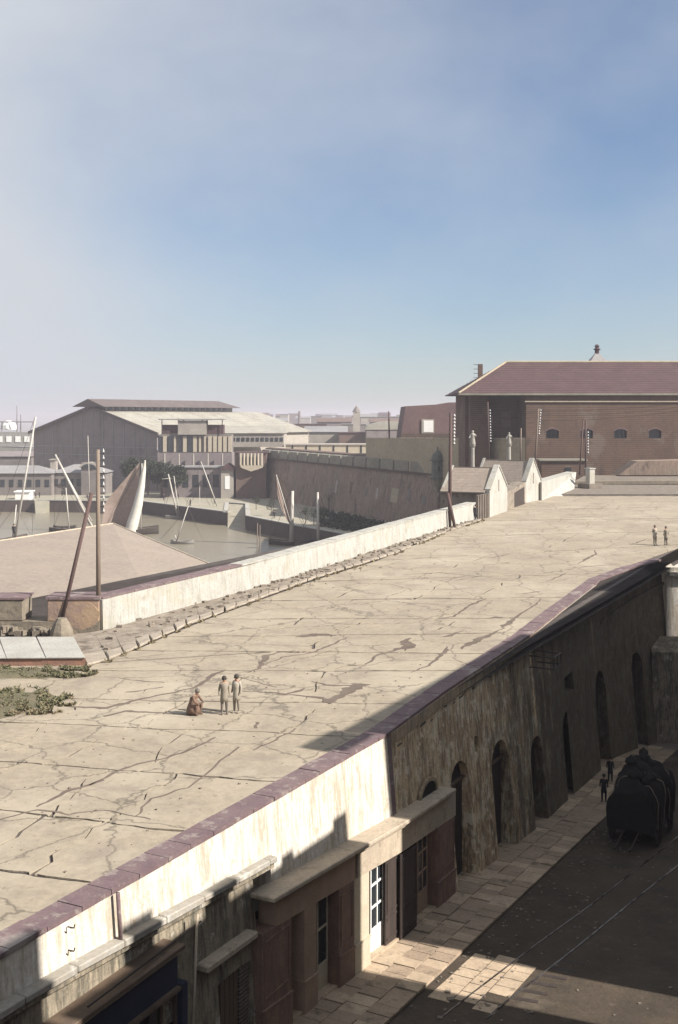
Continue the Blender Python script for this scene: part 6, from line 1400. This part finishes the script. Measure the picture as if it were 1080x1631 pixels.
# ------------------------------------------------------------------ boats
def hull(par, c, L, Bm, D, rz, mname='hull_dark', name='hull'):
    n, k = 12, 7; vs = []
    for i in range(n + 1):
        u = i / n * 2 - 1; w = Bm / 2 * (1 - abs(u) ** 2.6) + .02; sheer = D * (.55 + .35 * u * u)
        for j in range(k):
            a = math.pi * j / (k - 1); x, y, z = u * L / 2, -math.cos(a) * w, sheer - (math.sin(a) ** .7) * (sheer + .25 * D * (1 - u * u))
            vs.append(Vector((c[0] + x * math.cos(rz) - y * math.sin(rz), c[1] + x * math.sin(rz) + y * math.cos(rz), c[2] + z)))
    m = MB(); m.add(vs, [(i * k + j, (i + 1) * k + j, (i + 1) * k + j + 1, i * k + j + 1) for i in range(n) for j in range(k - 1)]); 
    vs2 = []
    for i in range(n + 1):
        u = i / n * 2 - 1; w = (Bm / 2 * (1 - abs(u) ** 2.6) + .02) * .9; z = D * (.55 + .35 * u * u) - .18
        for s_ in (-1, 1): y = s_ * w; x = u * L / 2 * .97; vs2.append(Vector((c[0] + x * math.cos(rz) - y * math.sin(rz), c[1] + x * math.sin(rz) + y * math.cos(rz), c[2] + z)))
    h = m.build(name, mname, par, smooth=True)
    d = MB(); d.add(vs2, [(2 * i, 2 * i + 1, 2 * i + 3, 2 * i + 2) for i in range(n)]); d.build('deck', 'old_wood', h)
    return h
BG = 'boats in the harbour'
def spar(t, a, b, r0, r1=None, name='mast', mn='spar'): return MB().tube(a, b, r0, r1 or r0 * .7, 8).build(name, mn, t, smooth=True)
# lateen barge with brown mat sail
Yl = 236; b0 = K(196, 852, Yl); b0.z = SEA; t = thing('lateen_boat', 'large boat with a broad brown sail and a thick furled white one', 'boat', b0, BG); hull(t, b0, 15, 4.2, 2.0, R(20))
m = MB(); P = [K(160, 855, Yl), K(166, 800, Yl), K(195, 764, Yl), K(223, 736, Yl), K(223, 775, Yl), K(219, 815, Yl), K(212, 855, Yl)]
n = 12; L_ = []
for i in range(n + 1):
    u = i / n; y = 736 + 119 * u; xl = (223 - 57 * min(1, u / .55) if u < .55 else 166 - 6 * (u - .55) / .45); xr = 223 - 11 * u ** 1.6; row = []
    for j in range(9): v = j / 8; p = K(xl + (xr - xl) * v, y, Yl); p.y += 1.6 * math.sin(v * math.pi) * u; row.append(p)
    L_.append(row)
for th in (0, .06): m.add([p + Vector((0, th, 0)) for r_ in L_ for p in r_], [(i * 9 + j, (i + 1) * 9 + j, (i + 1) * 9 + j + 1, i * 9 + j + 1) for i in range(n) for j in range(8)])
m.build('brown_sail', 'sail_brown', t, smooth=True)
m = MB(); prof = [(233, 733, .18), (231, 748, .5), (227, 775, .8), (221, 805, 1.15), (214, 830, 1.4), (208, 852, 1.5)]
prev = None; vs = []; nn2 = 12
for px, py, r_ in prof:
    c = K(px - 2, py, Yl - .8); vs += [c + Vector((math.cos(6.283 * i / nn2) * r_ * .78 * (1 + .18 * math.cos(i * 3)), math.sin(6.283 * i / nn2) * r_ * .6, 0)) for i in range(nn2)]
m.add(vs, [(k * nn2 + i, k * nn2 + (i + 1) % nn2, (k + 1) * nn2 + (i + 1) % nn2, (k + 1) * nn2 + i) for k in range(len(prof) - 1) for i in range(nn2)]); m.build('furled_sail', 'sail_white', t, smooth=True)
spar(t, K(224, 856, Yl), K(226, 738, Yl), .22, .12)
# left boats
def simple_boat(label, bx, by, L, Bm, rz, spars, hm='hull_dark', D=1.1):
    c = G(bx, by, SEA); t = thing('boat', label, 'boat', c, BG); hull(t, c, L, Bm, D, rz, hm)
    for (x0, y0_, x1, y1_, r_, nm) in spars: spar(t, K(x0, y0_, c.y), K(x1, y1_, c.y), r_, r_ * .65, nm)
    return t
simple_boat('boat with a very tall leaning white yard at the far left', 20, 862, 11, 3.2, R(75), [(24, 858, 57, 664, .24, 'yard'), (20, 862, 26, 804, .16, 'mast')])
simple_boat('boat with two long spars leaning left over a slim upright mast', 116, 846, 10, 3, R(15), [(150, 846, 88, 724, .34, 'yard'), (146, 830, 92, 732, .14, 'boom'), (110, 843, 105, 777, .17, 'mast'), (143, 800, 140, 694, .10, 'topmast')])
simple_boat('small low dark boat lying beyond the tan roof ridge', 103, 842, 5, 1.8, R(5), [], 'hull_dark', .9)
simple_boat('small grey rowing boat alone on the water with a stubby white mast', 290, 866, 4.6, 1.7, R(-8), [(281, 862, 300, 806, .13, 'mast'), (281, 861, 279, 852, .10, 'stern_post')], 'hull_grey', .9)
simple_boat('boat against the dark quay with a bent pale mast', 286, 826, 7, 2.2, R(10), [(284, 826, 268, 755, .22, 'mast'), (286, 824, 277, 758, .14, 'yard'), (258, 763, 272, 762, .12, 'boom')], 'hull_grey')
simple_boat('boat moored at the quay under the slim leaning yard', 318, 826, 7, 2.3, R(-5), [(346, 806, 320, 735, .17, 'yard'), (318, 826, 318, 775, .08, 'mast')], 'hull_grey')
simple_boat('long pale rowing boat close under the quay corner', 340, 829, 6.5, 1.9, R(-6), [], 'sail_white', .8)
simple_boat('white rowing boat under the second quay wall', 446, 848, 5.0, 1.8, R(-10), [], 'sail_white', .8)
c = G(464, 868, SEA); t = thing('lateen_boat', 'boat with a white mast and hanging brown sail by the parapet', 'boat', c, BG); hull(t, c, 9, 2.8, 1.3, R(-12)); Yb = c.y
spar(t, K(464, 866, Yb), K(466, 782, Yb), .42, .28); m = MB()
n = 10; L_ = []
for i in range(n + 1):
    u = i / n; row = []
    for j in range(5): v = j / 4; p = K((440 + 23 * u ** 2.4) * (1 - v) + min(464, 441 + 31 * u ** .55) * v, 757 + (80 * u), Yb - .2); p.y += .6 * math.sin(v * 3.14); row.append(p)
    L_.append(row)
for th in (0, .05): m.add([p + Vector((0, th, 0)) for r_ in L_ for p in r_], [(i * 5 + j, (i + 1) * 5 + j, (i + 1) * 5 + j + 1, i * 5 + j + 1) for i in range(n) for j in range(4)])
m.build('sail', 'sail_brown', t, smooth=True); spar(t, K(440, 756, Yb - .3), K(465, 840, Yb - .3), .09, .09, 'yard')
simple_boat('boat behind the parapet showing only its slim white mast', 506, 872, 9, 2.6, R(-15), [(507, 866, 506, 784, .30, 'mast')])
for o in [o for o in list(COL.objects) if o.get('category') == 'boat']:
    ms = [c for c in o.children if c.name.split('.')[0] in ('mast', 'yard')]
    for c in ms[:2]:
        vs = [c.matrix_world @ v.co for v in c.data.vertices]; top = max(vs, key=lambda v: v.z); m = MB(); q_ = o.location
        for dx, dy in ((-4.2, .6), (4.0, -.4)):
            e_ = Vector((q_.x + dx, q_.y + dy, SEA + .9)); P_ = [top.lerp(e_, k / 5) - Vector((0, 0, .25 * 4 * (k / 5) * (1 - k / 5))) for k in range(6)]
            for p, r_ in zip(P_, P_[1:]): m.tube(p, r_, .035, n=4)
        m.build('rigging', 'iron', o)
for px, ya, yb2 in ((410, 884, 833), (414, 884, 836)):
    c = G(px, 886, SEA); t = thing('mooring_post', 'thin mooring post in the water, %s of a pair' % ('left' if px == 410 else 'right'), 'post', c, 'mooring posts'); MB().tube(c - Vector((0, 0, .5)), K(px, yb2, c.y), .1, n=6).build('shaft', 'pole_wood', t)

# ------------------------------------------------------------------ houses across the street (outside the picture, their shade falls in it)
def opp(s0, s1, h, label, bumps=(), skew=True, depth=14, off0=20.7):
    dirn = Vector((SUNV.x, SUNV.y))
    ds = dirn.dot(D0) / dirn.dot(N0)          # along-street drift per metre away, so the alley runs towards the sun
    def q(s, o, z, sk): return sp(s + (ds * (o - off0) if sk else 0), o, z)
    t = thing('street_house', label, 'house', sp((s0 + s1) / 2, off0, pavz((s0 + s1) / 2)), 'houses across the street'); o1 = off0 + depth
    m = MB(); m.hexa([q(s0, off0, -8, True), q(s0, o1, -8, True), q(s1, o1, -8, True), q(s1, off0, -8, True), q(s0, off0, h, True), q(s0, o1, h, True), q(s1, o1, h, True), q(s1, off0, h, True)]); m.build('wall', 'opposite_plaster', t)
    for (b0_, b1_, bh) in bumps:
        m = MB(); m.hexa([q(b0_, off0 + .3, h, True), q(b0_, off0 + 1.6, h, True), q(b1_, off0 + 1.6, h, True), q(b1_, off0 + .3, h, True), q(b0_, off0 + .3, h + bh, True), q(b0_, off0 + 1.6, h + bh, True), q(b1_, off0 + 1.6, h + bh, True), q(b1_, off0 + .3, h + bh, True)]); m.build('chimney', 'opposite_plaster', t)
    L = s1 - s0; n = max(1, int(L / 3.2))
    for fl_ in range(5):
        for i in range(n):
            s_ = s0 + L * (i + .5) / n; z_ = pavz(s_) + 1.2 + fl_ * 4.2
            if z_ + 2.4 < h and off0 > 0: m = MB(); m.hexa([sp(s_ - .6, off0 - .06, z_), sp(s_ + .6, off0 - .06, z_), sp(s_ + .6, off0 + .1, z_), sp(s_ - .6, off0 + .1, z_), sp(s_ - .6, off0 - .06, z_ + 2.3), sp(s_ + .6, off0 - .06, z_ + 2.3), sp(s_ + .6, off0 + .1, z_ + 2.3), sp(s_ - .6, off0 + .1, z_ + 2.3)]); m.build('window', 'glass_dark', t)
    return t
AL0, AL1 = -1.9, 1.75
oa_ = opp(AL1, 22, 25.55, 'tall plastered house across the street beyond the alley')
m = MB(); m.hexa([sp(-1.0, 20.75, 24.95), sp(-1.0, 21.9, 25.3), sp(AL1 - .02, 21.9, 25.3), sp(AL1 - .02, 20.75, 24.95), sp(-1.0, 20.75, 25.9), sp(-1.0, 21.9, 25.9), sp(AL1 - .02, 21.9, 25.9), sp(AL1 - .02, 20.75, 25.9)]); m.build('alley_shade_block', 'opposite_plaster', oa_)  # unseen overhang added above the alley to throw shade on the roof
opp(22.03, 38, 25.1, 'plastered house across the street, a little lower than its neighbours')
opp(38.03, 52.3, 26.1, 'tall plastered house across the street, farthest up')
opp(-17.95, AL0, 21.7, 'lower plastered house across the street before the alley', [(-2.95, -1.92, .6), (-6.7, -5.9, .5), (-11.3, -9.9, 1.0), (-15.2, -13.8, 1.5)])
opp(-60, -17.98, 26.9, 'plastered house across the street from whose window the view is taken', off0=24.0)

# ------------------------------------------------------------------ sea air
hz_ = bpy.data.materials.new('sea_haze'); hz_.use_nodes = True; ht = hz_.node_tree; ht.nodes.clear(); ho = nn(ht, 'ShaderNodeOutputMaterial'); hv = nn(ht, 'ShaderNodeVolumePrincipled')
hv.inputs['Color'].default_value = (.62, .61, .70, 1); hv.inputs['Density'].default_value = .00042; hv.inputs['Anisotropy'].default_value = .1; ht.links.new(hv.outputs[0], ho.inputs['Volume'])
M['haze'] = hz_
m = MB(); m.hexa([(-20500, -70, -10), (20500, -70, -10), (20500, 24500, -10), (-20500, 24500, -10), (-20500, -70, 50), (20500, -70, 50), (20500, 24500, 50), (-20500, 24500, 50)])
tag(m.build('haze', 'haze'), kind='stuff')
